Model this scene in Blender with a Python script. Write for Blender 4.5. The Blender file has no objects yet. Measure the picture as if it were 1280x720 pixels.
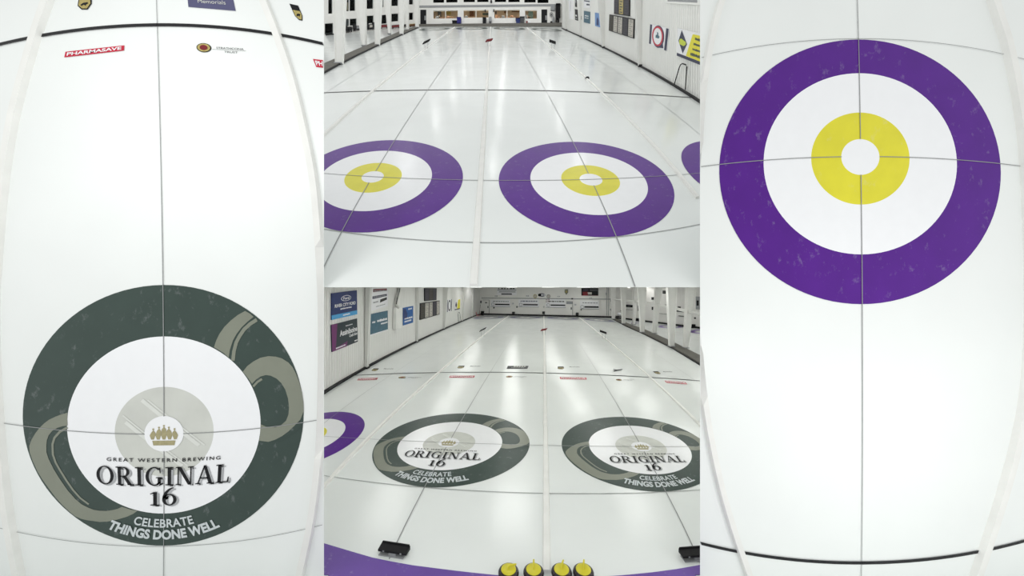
import bpy, math, random
from mathutils import Vector
from mathutils.geometry import tessellate_polygon
random.seed(4)
C = bpy.context.scene.collection
PI = math.pi
F = 420.0          # focal length in pixels of the 1280 frame
H = 3.8            # eye height
CAM = Vector((0, 0, H))

# ------------------------------------------------------------------ camera + render look
cd = bpy.data.cameras.new('camera'); cam = bpy.data.objects.new('camera', cd); C.objects.link(cam)
cam.location = CAM; cam.rotation_euler = (PI/2, 0, 0)
cd.sensor_fit = 'HORIZONTAL'; cd.sensor_width = 36; cd.lens = 36*F/1280; cd.clip_start = .05; cd.clip_end = 300
sc = bpy.context.scene; sc.camera = cam
sc.view_settings.view_transform = 'Standard'; sc.view_settings.look = 'None'
sc.view_settings.exposure = 0; sc.view_settings.gamma = 1; sc.view_settings.use_curve_mapping = False

# ------------------------------------------------------------------ materials
def lin(c):
    return tuple((v/255/12.92 if v/255 <= .04045 else ((v/255+.055)/1.055)**2.4) for v in c)+(1,)
def mat(name, rgb, rough=.5, spec=.3, var=.05, scale=6, bump=0, metal=0, emit=0, bscale=None):
    m = bpy.data.materials.new(name); m.use_nodes = True
    nt = m.node_tree; b = nt.nodes['Principled BSDF']
    co = nt.nodes.new('ShaderNodeTexCoord'); n = nt.nodes.new('ShaderNodeTexNoise')
    n.inputs['Scale'].default_value = scale; n.inputs['Detail'].default_value = 4
    nt.links.new(co.outputs['Object'], n.inputs['Vector'])
    r = nt.nodes.new('ShaderNodeValToRGB'); c = lin(rgb)
    r.color_ramp.elements[0].position = .3; r.color_ramp.elements[1].position = .7
    r.color_ramp.elements[0].color = tuple(max(0, v*(1-var)) for v in c[:3])+(1,)
    r.color_ramp.elements[1].color = tuple(min(1, v*(1+var)) for v in c[:3])+(1,)
    nt.links.new(n.outputs['Fac'], r.inputs['Fac']); nt.links.new(r.outputs['Color'], b.inputs['Base Color'])
    b.inputs['Roughness'].default_value = rough; b.inputs['Specular IOR Level'].default_value = spec
    b.inputs['Metallic'].default_value = metal
    if emit:
        nt.links.new(r.outputs['Color'], b.inputs['Emission Color']); b.inputs['Emission Strength'].default_value = emit
    if bump:
        n2 = nt.nodes.new('ShaderNodeTexNoise'); n2.inputs['Scale'].default_value = bscale or scale*8
        nt.links.new(co.outputs['Object'], n2.inputs['Vector'])
        bp = nt.nodes.new('ShaderNodeBump'); bp.inputs['Strength'].default_value = bump; bp.inputs['Distance'].default_value = .01
        nt.links.new(n2.outputs['Fac'], bp.inputs['Height']); nt.links.new(bp.outputs['Normal'], b.inputs['Normal'])
    return m
def corrugated(name, rgb, period=.2, depth=.35):
    m = mat(name, rgb, .45, .3, .02, .7); nt = m.node_tree; b = nt.nodes['Principled BSDF']
    uv = nt.nodes.new('ShaderNodeUVMap'); sx = nt.nodes.new('ShaderNodeSeparateXYZ')
    nt.links.new(uv.outputs['UV'], sx.inputs[0])
    mu = nt.nodes.new('ShaderNodeMath'); mu.operation = 'MULTIPLY'; mu.inputs[1].default_value = 1/period
    fr = nt.nodes.new('ShaderNodeMath'); fr.operation = 'FRACT'
    nt.links.new(sx.outputs[0], mu.inputs[0]); nt.links.new(mu.outputs[0], fr.inputs[0])
    rp = nt.nodes.new('ShaderNodeValToRGB'); rp.color_ramp.elements[0].position = 0; rp.color_ramp.elements[0].color = (0,0,0,1)
    rp.color_ramp.elements[1].position = .16; rp.color_ramp.elements[1].color = (1,1,1,1)
    e = rp.color_ramp.elements.new(.84); e.color = (1,1,1,1); e = rp.color_ramp.elements.new(1); e.color = (0,0,0,1)
    nt.links.new(fr.outputs[0], rp.inputs['Fac'])
    bp = nt.nodes.new('ShaderNodeBump'); bp.inputs['Strength'].default_value = 1; bp.inputs['Distance'].default_value = depth*.1
    nt.links.new(rp.outputs['Color'], bp.inputs['Height']); nt.links.new(bp.outputs['Normal'], b.inputs['Normal'])
    return m
def ice_mat(name, rgb, rough=.16, spec=.5, var=.03):
    m = mat(name, rgb, rough, spec, var, .45, .06, bscale=60)
    nt = m.node_tree; b = nt.nodes['Principled BSDF']
    n = nt.nodes.new('ShaderNodeTexNoise'); n.inputs['Scale'].default_value = 1.3; n.inputs['Detail'].default_value = 6
    co = nt.nodes.new('ShaderNodeTexCoord'); nt.links.new(co.outputs['Object'], n.inputs['Vector'])
    mr = nt.nodes.new('ShaderNodeMapRange'); mr.inputs['To Min'].default_value = rough*.7; mr.inputs['To Max'].default_value = rough*1.4
    nt.links.new(n.outputs['Fac'], mr.inputs['Value']); nt.links.new(mr.outputs[0], b.inputs['Roughness'])
    return m
def scuff_glint(name, rgb, rough, spec, amt=.35):
    """paint under ice with fine white scratches and scuffs; on the mat, painted glare"""
    m = mat(name, rgb, rough, spec, .06, 2.5); nt = m.node_tree; b = nt.nodes['Principled BSDF']
    co = nt.nodes.new('ShaderNodeTexCoord'); mp = nt.nodes.new('ShaderNodeMapping')
    mp.inputs['Scale'].default_value = (7, 7, 5); mp.inputs['Rotation'].default_value = (.3, .5, .4)
    n = nt.nodes.new('ShaderNodeTexNoise'); n.inputs['Scale'].default_value = 1.1; n.inputs['Detail'].default_value = 12; n.inputs['Roughness'].default_value = .72
    nt.links.new(co.outputs['Object'], mp.inputs[0]); nt.links.new(mp.outputs[0], n.inputs['Vector'])
    r = nt.nodes.new('ShaderNodeValToRGB'); r.color_ramp.elements[0].position = .58; r.color_ramp.elements[1].position = .9
    r.color_ramp.elements[1].color = (amt, amt, amt, 1); r.color_ramp.elements[0].color = (0, 0, 0, 1)
    nt.links.new(n.outputs['Fac'], r.inputs['Fac'])
    mx = nt.nodes.new('ShaderNodeMixRGB'); mx.inputs[2].default_value = lin((215, 215, 220))
    src = b.inputs['Base Color'].links[0].from_socket
    nt.links.new(r.outputs['Color'], mx.inputs[0]); nt.links.new(src, mx.inputs[1]); nt.links.new(mx.outputs[0], b.inputs['Base Color'])
    return m
M = dict(
 ice=ice_mat('ice', (236,240,238), .17, .5), ice_side=ice_mat('ice_side', (240,243,241), .35, .25),
 paint_white=mat('paint_white', (247,248,250), .2, .4, .01),
 purple=scuff_glint('purple_paint', (86,32,138), .3, .18, .4), yellow=scuff_glint('yellow_paint', (226,218,50), .3, .35, .5),
 charcoal=scuff_glint('charcoal_green_paint', (62,76,71), .3, .18, .4), taupe=mat('taupe_paint', (132,136,122), .3, .35, .05, 3),
 pale=scuff_glint('pale_grey_paint', (208,210,203), .3, .35, .6), pale2=mat('pale_streak', (222,224,218), .3, .35, .03),
 line=mat('thin_line', (146,148,148), .3, .3, .1), black=mat('black_paint', (18,18,22), .35, .3, .1),
 ink=mat('ink', (14,16,20), .4, .2, .1), inkshade=mat('ink_shade', (176,178,180), .4, .2), silver=mat('silver_letters', (205,212,214), .4, .2),
 crowngold=mat('crown_paint', (168,160,122), .4, .3, .1, 30), gold=mat('gold_paint', (176,160,96), .4, .3, .15, 30), foam=mat('foam_divider', (238,238,234), .6, .2, .04, 3, .1),
 wall=corrugated('corrugated_wall', (240,240,236)), endwall=mat('end_wall_paint', (238,237,233), .6, .2, .03, .8),
 column=mat('column_paint', (220,220,216), .45, .3, .03, 2), steel=mat('white_steel', (238,238,234), .45, .3, .03, 2), trim=mat('dark_trim', (38,38,40), .6, .2, .15),
 walk=mat('walkway', (112,110,104), .8, .2, .12, 5, .2), rubber=mat('black_rubber', (20,20,22), .6, .3, .2, 8, .2),
 grey=mat('grey_metal', (150,152,154), .45, .4, .08), darkgrey=mat('dark_grey', (75,76,78), .6, .3, .1),
 carpet=scuff_glint('purple_mat', (104,72,158), .42, .4, .55), navy=mat('navy', (28,46,104), .4, .3), navy2=mat('navy_deep', (36,38,72), .4, .3),  # purple mat: pale speckle in the colour stands in for sparkling glare
 bannerblue=mat('banner_blue', (116,150,200), .5, .2, .1, 3), sky=mat('light_blue', (74,160,214), .4, .3), blue=mat('blue', (30,92,160), .4, .3, .2, 4), teal=mat('teal', (66,104,122), .4, .3, .12, 5),
 magenta=mat('plum', (112,44,104), .4, .3), forest=mat('dark_slate', (34,48,54), .4, .3), white=mat('white_vinyl', (240,240,242), .5, .2, .01),
 red=mat('red', (196,34,62), .4, .3), maroon=mat('maroon', (120,30,36), .4, .3), lime=mat('lime', (196,210,60), .4, .3), sign_yellow=mat('sign_yellow', (232,222,50), .4, .3),
 plum=mat('blue_grey', (84,84,118), .4, .3), binblue=mat('bin_blue', (38,38,120), .5, .3), granite=mat('granite', (42,34,40), .25, .5, .5, 60),
 handle=mat('handle_yellow', (214,204,44), .35, .4, .08), warm=mat('lounge_wall', (202,184,160), .8, .1, .15, 1.5), brown=mat('brown_wood', (110,76,52), .6, .2, .2, 4),
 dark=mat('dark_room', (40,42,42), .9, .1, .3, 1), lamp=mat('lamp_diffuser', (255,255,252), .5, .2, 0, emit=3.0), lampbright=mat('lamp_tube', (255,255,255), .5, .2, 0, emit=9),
 skin=mat('plaque_wood', (66,60,50), .5, .2, .3, 12), parch=mat('plaque_paper', (196,190,182), .5, .2, .2, 9), slate=mat('plaque_dark', (60,56,66), .5, .2, .4, 9),
)
def glass():
    m = bpy.data.materials.new('window_glass'); m.use_nodes = True; nt = m.node_tree; b = nt.nodes['Principled BSDF']
    b.inputs['Base Color'].default_value = (.8,.85,.85,1); b.inputs['Roughness'].default_value = .03
    b.inputs['Transmission Weight'].default_value = 1; b.inputs['IOR'].default_value = 1.1
    n = nt.nodes.new('ShaderNodeTexNoise'); n.inputs['Scale'].default_value = 2
    bp = nt.nodes.new('ShaderNodeBump'); bp.inputs['Strength'].default_value = .02
    nt.links.new(n.outputs['Fac'], bp.inputs['Height']); nt.links.new(bp.outputs['Normal'], b.inputs['Normal']); return m
M['glass'] = glass()

# ------------------------------------------------------------------ mesh builder
class MB:
    def __init__(s): s.v = []; s.f = []; s.uv = None
    def poly(s, pts):
        """any simple polygon, triangulated"""
        k = len(s.v); pts = [Vector(p) for p in pts]
        if len(pts) <= 4: s.v += pts; s.f.append(list(range(k, k+len(pts)))); return s
        tr = tessellate_polygon([pts]); s.v += pts
        s.f += [[k+a for a in t] for t in tr]; return s
    def strip(s, A, B, closed=False):
        k = len(s.v); n = len(A); s.v += [Vector(p) for p in A]+[Vector(p) for p in B]
        for i in range(n if closed else n-1):
            j = (i+1) % n; s.f.append([k+i, k+j, k+n+j, k+n+i])
        return s
    def hexa(s, p):
        """8 corners: 0-3 one face, 4-7 the opposite"""
        k = len(s.v); s.v += [Vector(q) for q in p]
        for f in ((0,1,2,3),(7,6,5,4),(0,4,5,1),(1,5,6,2),(2,6,7,3),(3,7,4,0)): s.f.append([k+i for i in f])
        return s
    def box(s, x0, x1, y0, y1, z0, z1):
        return s.hexa([(x0,y0,z0),(x1,y0,z0),(x1,y1,z0),(x0,y1,z0),(x0,y0,z1),(x1,y0,z1),(x1,y1,z1),(x0,y1,z1)])
    def tube(s, pts, r, n=10, caps=True):
        pts = [Vector(p) for p in pts]; k = len(s.v); m = len(pts)
        for i, p in enumerate(pts):
            d = (pts[min(i+1, m-1)]-pts[max(i-1, 0)]).normalized()
            a = d.cross(Vector((0,0,1)));
            if a.length < .05: a = d.cross(Vector((1,0,0)))
            a.normalize(); b = d.cross(a); rr = r[i] if isinstance(r, (list, tuple)) else r
            for j in range(n): s.v.append(p+a*rr*math.cos(2*PI*j/n)+b*rr*math.sin(2*PI*j/n))
        for i in range(m-1):
            for j in range(n): s.f.append([k+i*n+j, k+i*n+(j+1)%n, k+(i+1)*n+(j+1)%n, k+(i+1)*n+j])
        if caps: s.f.append([k+j for j in range(n)]); s.f.append([k+(m-1)*n+j for j in reversed(range(n))])
        return s
    def lathe(s, c, prof, n=36):
        k = len(s.v); c = Vector(c)
        for r, z in prof:
            for j in range(n): s.v.append(c+Vector((r*math.cos(2*PI*j/n), r*math.sin(2*PI*j/n), z)))
        for i in range(len(prof)-1):
            for j in range(n): s.f.append([k+i*n+j, k+i*n+(j+1)%n, k+(i+1)*n+(j+1)%n, k+(i+1)*n+j])
        s.f.append([k+j for j in reversed(range(n))]); s.f.append([k+(len(prof)-1)*n+j for j in range(n)])
        return s
    def build(s, name, m, parent=None, smooth=False, bevel=0):
        if parent is not None: o0 = Vector(parent['_o'])
        else:
            n = len(s.v); xs = [p.x for p in s.v]; ys = [p.y for p in s.v]
            o0 = Vector(((min(xs)+max(xs))/2, (min(ys)+max(ys))/2, min(p.z for p in s.v)))
        me = bpy.data.meshes.new(name); me.from_pydata([tuple(p-o0) for p in s.v], [], s.f)
        if s.uv:
            uvl = me.uv_layers.new(name='UVMap')
            for lp in me.loops: uvl.data[lp.index].uv = s.uv[lp.vertex_index]
        me.update(); me.materials.append(M[m] if isinstance(m, str) else m)
        if smooth:
            for p in me.polygons: p.use_smooth = True
        ob = bpy.data.objects.new(name, me); C.objects.link(ob)
        if parent is not None: ob.parent = parent; ob.location = (0,0,0)
        else: ob.location = o0
        ob['_o'] = tuple(o0)
        if bevel:
            bm = ob.modifiers.new('bevel', 'BEVEL'); bm.width = bevel; bm.segments = 2; bm.limit_method = 'ANGLE'
        return ob
def tag(o, label=None, cat=None, group=None, kind=None):
    if label: o['label'] = label
    if cat: o['category'] = cat
    if group: o['group'] = group
    if kind: o['kind'] = kind
    return o
def thing(name, loc, label, cat, group=None):
    o = bpy.data.objects.new(name, None); C.objects.link(o); o.location = loc; o.empty_display_size = .1
    o['_o'] = tuple(loc); return tag(o, label, cat, group)
def struct(mb, name, m, label=None, **k):
    return tag(mb.build(name, m, **k), label, kind='structure')

# ------------------------------------------------------------------ lens maps: rink metres (X across, Y along) -> pixel of each view
def lens(p, c):
    f, th, h, x0, y0, yaw, roll, k = p[:8]; k5, ox, oy, asp = p[-4:]
    cy, sy, ct, st, cr, sr = math.cos(yaw), math.sin(yaw), math.cos(th), math.sin(th), math.cos(roll), math.sin(roll)
    def g(X, Y):
        dx = X-x0; dy = Y-y0; a = dx*cy+dy*sy; b = -dx*sy+dy*cy
        z = b*ct+h*st; v = h*ct-b*st; r = math.hypot(a, v); t = math.atan2(r, z)
        s = f*(t+k*t**3+k5*t**5)/max(r, 1e-9); U = a*s; V = v*s
        return c[0]+ox*10+U*cr-V*sr, c[1]+oy*10+asp*(U*sr+V*cr)
    return g
L_TOP = lens([419.88144,.43638,3.67332,2.36679,-5.23122,.02503,-.00111,-.07577,-.02743,-3.49523,-1.92062,.88305], (640,180)); W_TOP = 4.34175
L_BOT = lens([421.49906,.39675,3.32865,2.06063,-6.60394,-.00029,.02181,-.0544,-.06276,3.58411,-1.24602,.99465], (640,540)); W_BOT = 4.365
L_RIGHT = lens([813.07726,1.77316,7.78985,.1844,-.14386,-.19917,.19339,-.74805,.43203,-1.41121,.82789,1.01132], (1077.5,360)); W_SIDE = 4.43
L_LEFT = lens([207.04058,1.50054,1.97761,-.11226,1.79842,.10075,-.10971,.22325,.07886,-1.12727,-1.49817,1.00038], (202.5,360))
def inv(g, px, py, X=0., Y=0.):
    for _ in range(40):
        a, b = g(X, Y); ea, eb = px-a, py-b
        if abs(ea)+abs(eb) < 1e-4: break
        e = 1e-4; a1, b1 = g(X+e, Y); a2, b2 = g(X, Y+e)
        j11, j21, j12, j22 = (a1-a)/e, (b1-b)/e, (a2-a)/e, (b2-b)/e; d = j11*j22-j12*j21
        if abs(d) < 1e-9: break
        sx = (ea*j22-eb*j12)/d; sy = (j11*eb-j21*ea)/d; m = max(abs(sx), abs(sy), 1)
        X += sx/m; Y += sy/m
    return X, Y
# the four surfaces: where a sight line meets each of them
D_SIDE = 4.38
def s_side(px, py, lift=0):
    d = D_SIDE-lift; return Vector(((px-640)/F*D_SIDE, d, H-(py-360)/F*D_SIDE))
def s_bot(px, py, lift=0):
    t = H/(py-360); return Vector(((px-640)*t, F*t, lift))
def s_top(px, py, lift=0):
    t = 3.8/(py+2); return Vector(((px-640)*t, F*t-lift*.653, H+(360-py)*t+lift*.757))
def at(px, py, Y): return Vector(((px-640)/F*Y, Y, H-(py-360)/F*Y))
SURF = {'left': (L_LEFT, s_side), 'right': (L_RIGHT, s_side), 'top': (L_TOP, s_top), 'bot': (L_BOT, s_bot)}
WID = {'left': W_SIDE, 'right': W_SIDE, 'top': W_TOP, 'bot': W_BOT}
def mapper(bay, X0=0, Y0=0, sx=1, sy=1):
    g, s = SURF[bay]
    def f(x, y, lift=0):
        a, b = g(X0+sx*x, Y0+sy*y); return s(a, b, lift)
    return f

# ------------------------------------------------------------------ lettering
def text_mesh(txt, bold=0.0, spacing=1.0):
    cu = bpy.data.curves.new('t', 'FONT'); cu.body = txt; cu.size = 1; cu.offset = bold; cu.space_character = spacing
    cu.resolution_u = 4; cu.fill_mode = 'FRONT'
    o = bpy.data.objects.new('t', cu); C.objects.link(o)
    dg = bpy.context.evaluated_depsgraph_get(); dg.update(); me = o.evaluated_get(dg).to_mesh()
    vs = [(v.co.x, v.co.y) for v in me.vertices]; fs = [list(p.vertices) for p in me.polygons]
    o.evaluated_get(dg).to_mesh_clear(); bpy.data.objects.remove(o); bpy.data.curves.remove(cu)
    x0 = min(v[0] for v in vs); x1 = max(v[0] for v in vs); y0 = min(v[1] for v in vs); y1 = max(v[1] for v in vs)
    return [((x-x0)/(x1-x0), (y-y0)/(y1-y0)) for x, y in vs], fs
_tc = {}
def put_text(mb, txt, fn, bold=.0, spacing=1.0):
    """fn(u, v) in 0..1 -> world point"""
    if (txt, bold, spacing) not in _tc: _tc[(txt, bold, spacing)] = text_mesh(txt, bold, spacing)
    vs, fs = _tc[(txt, bold, spacing)]; k = len(mb.v)
    mb.v += [Vector(fn(u, v)) for u, v in vs]; mb.f += [[k+i for i in f] for f in fs]
    return mb
# serif capitals drawn as strokes, unit height, list of polygons per glyph and an advance width
def ell(cx, cy, rx, ry, a0=0, a1=360, n=28): return [(cx+rx*math.cos(math.radians(a0+(a1-a0)*i/n)), cy+ry*math.sin(math.radians(a0+(a1-a0)*i/n))) for i in range(n+1)]
def band(o, i): return [[o[k], o[k+1], i[k+1], i[k]] for k in range(len(o)-1)]
def R4(x0, y0, x1, y1): return [(x0,y0),(x1,y0),(x1,y1),(x0,y1)]
def serif_glyphs():
    s = .055; G = {}
    G['O'] = (band(ell(.46,.5,.46,.52), ell(.46,.5,.29,.46)), .92)
    G['I'] = ([R4(.12,0,.30,1), R4(0,0,.42,s), R4(0,1-s,.42,1)], .42)
    G['R'] = ([R4(.10,0,.27,1), R4(0,0,.38,s), R4(0,1-s,.3,1), R4(.2,1-s,.45,1), R4(.2,.46,.45,.46+s)]
              + band(ell(.42,.73,.30,.27,-90,90), ell(.42,.73,.14,.215,-90,90)) + [[(.36,.48),(.54,.48),(.86,0),(.64,0)], R4(.6,0,.96,s)], .90)
    G['G'] = (band(ell(.46,.5,.46,.52,48,318), ell(.46,.5,.29,.46,48,318)) + [R4(.64,.1,.80,.46), R4(.54,.41,.90,.46), [(.70,.98),(.77,.98),(.80,.68),(.75,.68)], [(.60,.03),(.8,.14),(.8,.22),(.6,.12)]], .92)
    G['N'] = ([R4(.10,0,.165,1), R4(0,0,.28,s), R4(0,1-s,.22,1), [(.08,1),(.28,1),(.84,0),(.66,0)], R4(.76,.02,.825,1), R4(.64,1-s,.94,1)], .94)
    G['A'] = ([[(.08,0),(.15,0),(.5,1.02),(.42,1.02)], [(.40,1.02),(.54,1.02),(.90,0),(.70,0)], R4(.24,.3,.68,.36), R4(-.02,0,.26,s), R4(.6,0,1.0,s)], .96)
    G['L'] = ([R4(.10,0,.28,1), R4(0,0,.68,s), R4(0,1-s,.4,1), [(.60,0),(.70,0),(.70,.30),(.65,.28)]], .70)
    G['1'] = ([R4(.15,0,.33,.80), R4(0,0,.48,s), [(0,.66),(.0,.71),(.2,.80),(.2,.72)]], .48)
    G['6'] = (band(ell(.36,.34,.36,.35), ell(.36,.34,.19,.29)) + band(ell(.66,.36,.66,.72,100,178,12), ell(.66,.36,.48,.66,100,172,12)), .72)
    return G
GL = serif_glyphs()
def put_serif(mb, txt, fn, gap=.12):
    tot = sum(GL[c][1] for c in txt)+gap*(len(txt)-1); x = 0
    for c in txt:
        for pg in GL[c][0]: mb.poly([fn((x+a)/tot, b) for a, b in pg])
        x += GL[c][1]+gap
    return mb

# ------------------------------------------------------------------ houses (the target rings)
def circ(r, n=96): return [(r*math.cos(2*PI*i/n), r*math.sin(2*PI*i/n)) for i in range(n)]
def ring_mesh(f, ro, ri, lift, n=96):
    mb = MB()
    if ri: mb.strip([f(x, y, lift) for x, y in circ(ro, n)], [f(x, y, lift) for x, y in circ(ri, n)], True)
    else:
        k = 12
        for j in range(k):
            a = circ(ro*(j+1)/k, n); b = circ(ro*j/k+1e-4, n)
            mb.strip([f(x, y, lift) for x, y in a], [f(x, y, lift) for x, y in b], True)
    return mb
RO = 1.8288
def purple_house(bay, X, Y, label, group=None, det=True):
    f = mapper(bay, X, Y); t = thing('curling_house', f(0, 0), label, 'curling house', group)
    ring_mesh(f, RO, 1.2192, .004).build('outer_ring', 'purple', t)
    ring_mesh(f, 1.2192, .6096, .004).build('white_ring', 'paint_white', t)
    ring_mesh(f, .6096, .235, .004).build('inner_ring', 'yellow', t)
    ring_mesh(f, .235, 0, .004).build('button', 'paint_white', t)
    return t
def LP(pts): return [inv(L_LEFT, x, y) for x, y in pts]
SW1 = LP([(85.3,515.6),(77,518),(70,520.6),(62,524.5),(56,529),(50,535),(45,541.4),(40.5,549),(37.5,557),(38,565),(41.8,576),(48.3,590),(54.5,600),(62.5,611),(70,621),(79,631),(88,639.5),(95,645),(102,648),(109,649.7),(125.6,652),(135,651.5),(145,649.7),(159,645.6),(167,642),(172.8,638),
           (164,636.5),(153.3,633),(148,635.5),(142,637),(134,638.2),(125.6,638),(118,636.8),(111.7,634.4),(103,630),(95,623.3),(85,612),(75.6,598.3),(68,586),(61.7,573.3),(59,565),(58.9,556.7),(59.5,550),(61.7,544),(66,538.5),(72.8,534.4),(79,532.5),(85.3,531.7),(84.8,523)])
SW1B = LP([(85.2,534),(75.6,539.5),(69,547),(66.5,555),(67,567.8),(70.5,578),(75.6,587),(84,600.5),(92,612),(101,622),(111.7,630)])
SW2 = LP([(268,433.9),(271,425),(275,417),(281,408.5),(289,400.6),(298,393.5),(307,388.6),(313,392),(317.5,396),(310,402),(302.8,408.9),(296.5,417),(291.7,425.6),(288,437),(286.5,447),(280,441)])
SW2B = LP([(321.5,399.5),(313,405),(305.6,411.7),(300,420),(295.8,428),(293,439),(291.7,450.6)])
SW3 = LP([(304,464.5),(309.5,457.5),(316.7,452),(326,447),(336,445),(345,445.6),(352.8,447.8),(361,453),(366.3,459),(370.5,467),(374.2,477),(377.8,490),(379.6,503),(380,514),(376,524),(369.4,531),(361,539),(352.8,545),(344,549.5),(336,552),(324.5,550.6),(325.7,541),(326.3,530),
           (333,533),(344.4,533.9),(352,531),(358,525.6),(361,518),(361.7,508.9),(360.5,498),(357,486.7),(352,478.5),(345.8,472.8),(339,469.5),(333,468.6),(326,470.5),(320.8,474),(315.5,479.7),(311,473)])
SW3B = LP([(378,531),(370,538.5),(361,545),(351,550),(341,553.5)])
SW3C = LP([(317,483),(322,477.5),(328,473.5)])
def art(f, pts, lift, mb=None):
    mb = mb or MB(); return mb.poly([f(x, y, lift) for x, y in pts])
def ribbon(f, pts, w, lift, mb=None):
    mb = mb or MB(); A = []; B = []
    for i, (x, y) in enumerate(pts):
        a = pts[max(i-1, 0)]; b = pts[min(i+1, len(pts)-1)]; dx, dy = b[0]-a[0], b[1]-a[1]; l = math.hypot(dx, dy) or 1
        A.append(f(x-dy/l*w/2, y+dx/l*w/2, lift)); B.append(f(x+dy/l*w/2, y-dx/l*w/2, lift))
    return mb.strip(A, B)
def grey_house(bay, X, Y, label, group=None):
    f = mapper(bay, X, Y); t = thing('curling_house', f(0, 0), label, 'curling house', group)
    ring_mesh(f, RO, 1.2192, .004).build('outer_ring', 'charcoal', t)
    for pg in (SW1, SW2, SW3): art(f, pg, .007).build('swirl_band', 'taupe', t)
    for pg, w in ((SW1B, .03), (SW2B, .045), (SW3C, .03)): ribbon(f, pg, w, .007).build('swirl_line', 'taupe', t)
    ribbon(f, SW3B, .02, .0085).build('swirl_line', 'charcoal', t)
    ring_mesh(f, 1.2192, .6096, .004).build('white_ring', 'paint_white', t)
    ring_mesh(f, .6096, .235, .004).build('inner_ring', 'pale', t)
    mb = MB()      # two light diagonal streaks across the pale disc
    for o in (-.19, .26):
        for w, d in ((.05, 0), (.02, .07)):
            pts = [(-.5+s*.1+o*.9+d, .38-s*.088+o*.25) for s in range(10)]
            pts = [(x, y) for x, y in pts if .26 < math.hypot(x, y) < .57]
            if len(pts) > 2: ribbon(f, pts, w, .007, mb)
    if mb.v: mb.build('streak', 'pale2', t)
    ring_mesh(f, .24, 0, .009).build('button', 'paint_white', t)
    # crown
    mb = MB(); c0 = inv(L_LEFT, 206, 543); cx, cy = c0; u = .0162; cy += .0
    mb.poly([f(cx+a*u, cy+b*u, .012) for a, b in ((-8,-9),(8,-9),(8.8,-5),(-8.8,-5))])
    for k in range(5):
        a0 = -8.6+k*4.3; top = (4.6, 6, 7.4, 6, 4.6)[k]; m = a0+(0 if k == 2 else (1.0 if k > 2 else -1.0))*-.6
        mb.poly([f(cx+a*u, cy+b*u, .012) for a, b in ((a0-1.0, -4),(a0+1.0, -4),(a0+2.1, -.5),(m+1.7, top-3),(m, top-.6),(m-1.7, top-3),(a0-2.1, -.5))])
        mb.poly([f(cx+(m+math.cos(q*PI/4)*.8)*u, cy+(top+math.sin(q*PI/4)*.8)*u, .012) for q in range(8)])
    mb.build('crown', 'crowngold', t)
    def bx(x0, y0, x1, y1, lift, ox=0, oy=0):   # text box given by the overhead view
        a = inv(L_LEFT, (x0+x1)/2, y1+3); b = inv(L_LEFT, (x0+x1)/2, y0+3); l = inv(L_LEFT, x0, (y0+y1)/2); r = inv(L_LEFT, x1, (y0+y1)/2)
        yb, yt = a[1], b[1]
        return lambda u, v: f(l[0]+(r[0]-l[0])*u+ox, yb+(yt-yb)*v+oy, lift)
    put_text(MB(), 'GREAT WESTERN BREWING', bx(134.5,569.5,276.5,574,.012), .012, 1.35).build('lettering', 'ink', t)
    put_serif(MB(), 'ORIGINAL', bx(123,581,288,603,.011,.016,-.018)).build('letter_shadow', 'inkshade', t)
    put_serif(MB(), 'ORIGINAL', bx(122,580.5,287,603,.0135)).build('lettering', 'ink', t)
    put_serif(MB(), '16', bx(190,607.5,223,628,.011,.016,-.018)).build('letter_shadow', 'inkshade', t)
    put_serif(MB(), '16', bx(189,607,222,628,.0135)).build('lettering', 'ink', t)
    def arc(r0, r1, half, skew=0):
        return lambda u, v: f((r0+(r1-r0)*v)*math.sin(-half+2*half*u+skew), -(r0+(r1-r0)*v)*math.cos(-half+2*half*u+skew), .012)
    put_text(MB(), 'CELEBRATE', arc(1.47, 1.31, .285), .025, 1.05).build('lettering', 'silver', t) if bay else None
    put_text(MB(), 'THINGS DONE WELL', arc(1.70, 1.51, .475), .045, 1.0).build('lettering', 'silver', t)
    return t

# ------------------------------------------------------------------ common rink markings
def mark_line(bay, pts, w, lift, m, name, label, cat, group=None):
    """painted line through rink points; pts is a list of runs"""
    mb = MB()
    if bay in ('top', 'bot'):
        g = SURF[bay][0]; yl, yh = (30, 359.2) if bay == 'top' else (362, 730)
        pts = [[p for p in run if 386 < g(*p)[0] < 894 and yl < g(*p)[1] < yh] for run in pts]
    for run in pts:
        if len(run) > 1: ribbon(mapper(bay), run, w, lift, mb)
    return tag(mb.build(name, m), label, cat, group)
def runX(x0, x1, y, n=300): return [(x0+(x1-x0)*i/n, y) for i in range(n+1)]
def runY(x, y0, y1, n=400): return [(x, y0+(y1-y0)*i/n) for i in range(n+1)]
def divider(bay, x, y0, y1, w, h, label, n=400):
    f = mapper(bay); P = []; mb = MB()
    for i in range(n+1):
        y = y0+(y1-y0)*(i/n)**1.6; gp = SURF[bay][0](x, y)
        if bay == 'top' and gp[1] > 359 or gp[0] < 386: continue
        P.append([f(x-w/2, y, 0), f(x-w*.38, y, h), f(x+w*.38, y, h), f(x+w/2, y, 0)])
    for k in range(3): mb.strip([p[k] for p in P], [p[k+1] for p in P])
    mb.poly(P[0]); mb.poly(P[-1])
    return tag(mb.build('sheet_divider', 'foam'), label, 'divider')

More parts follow.
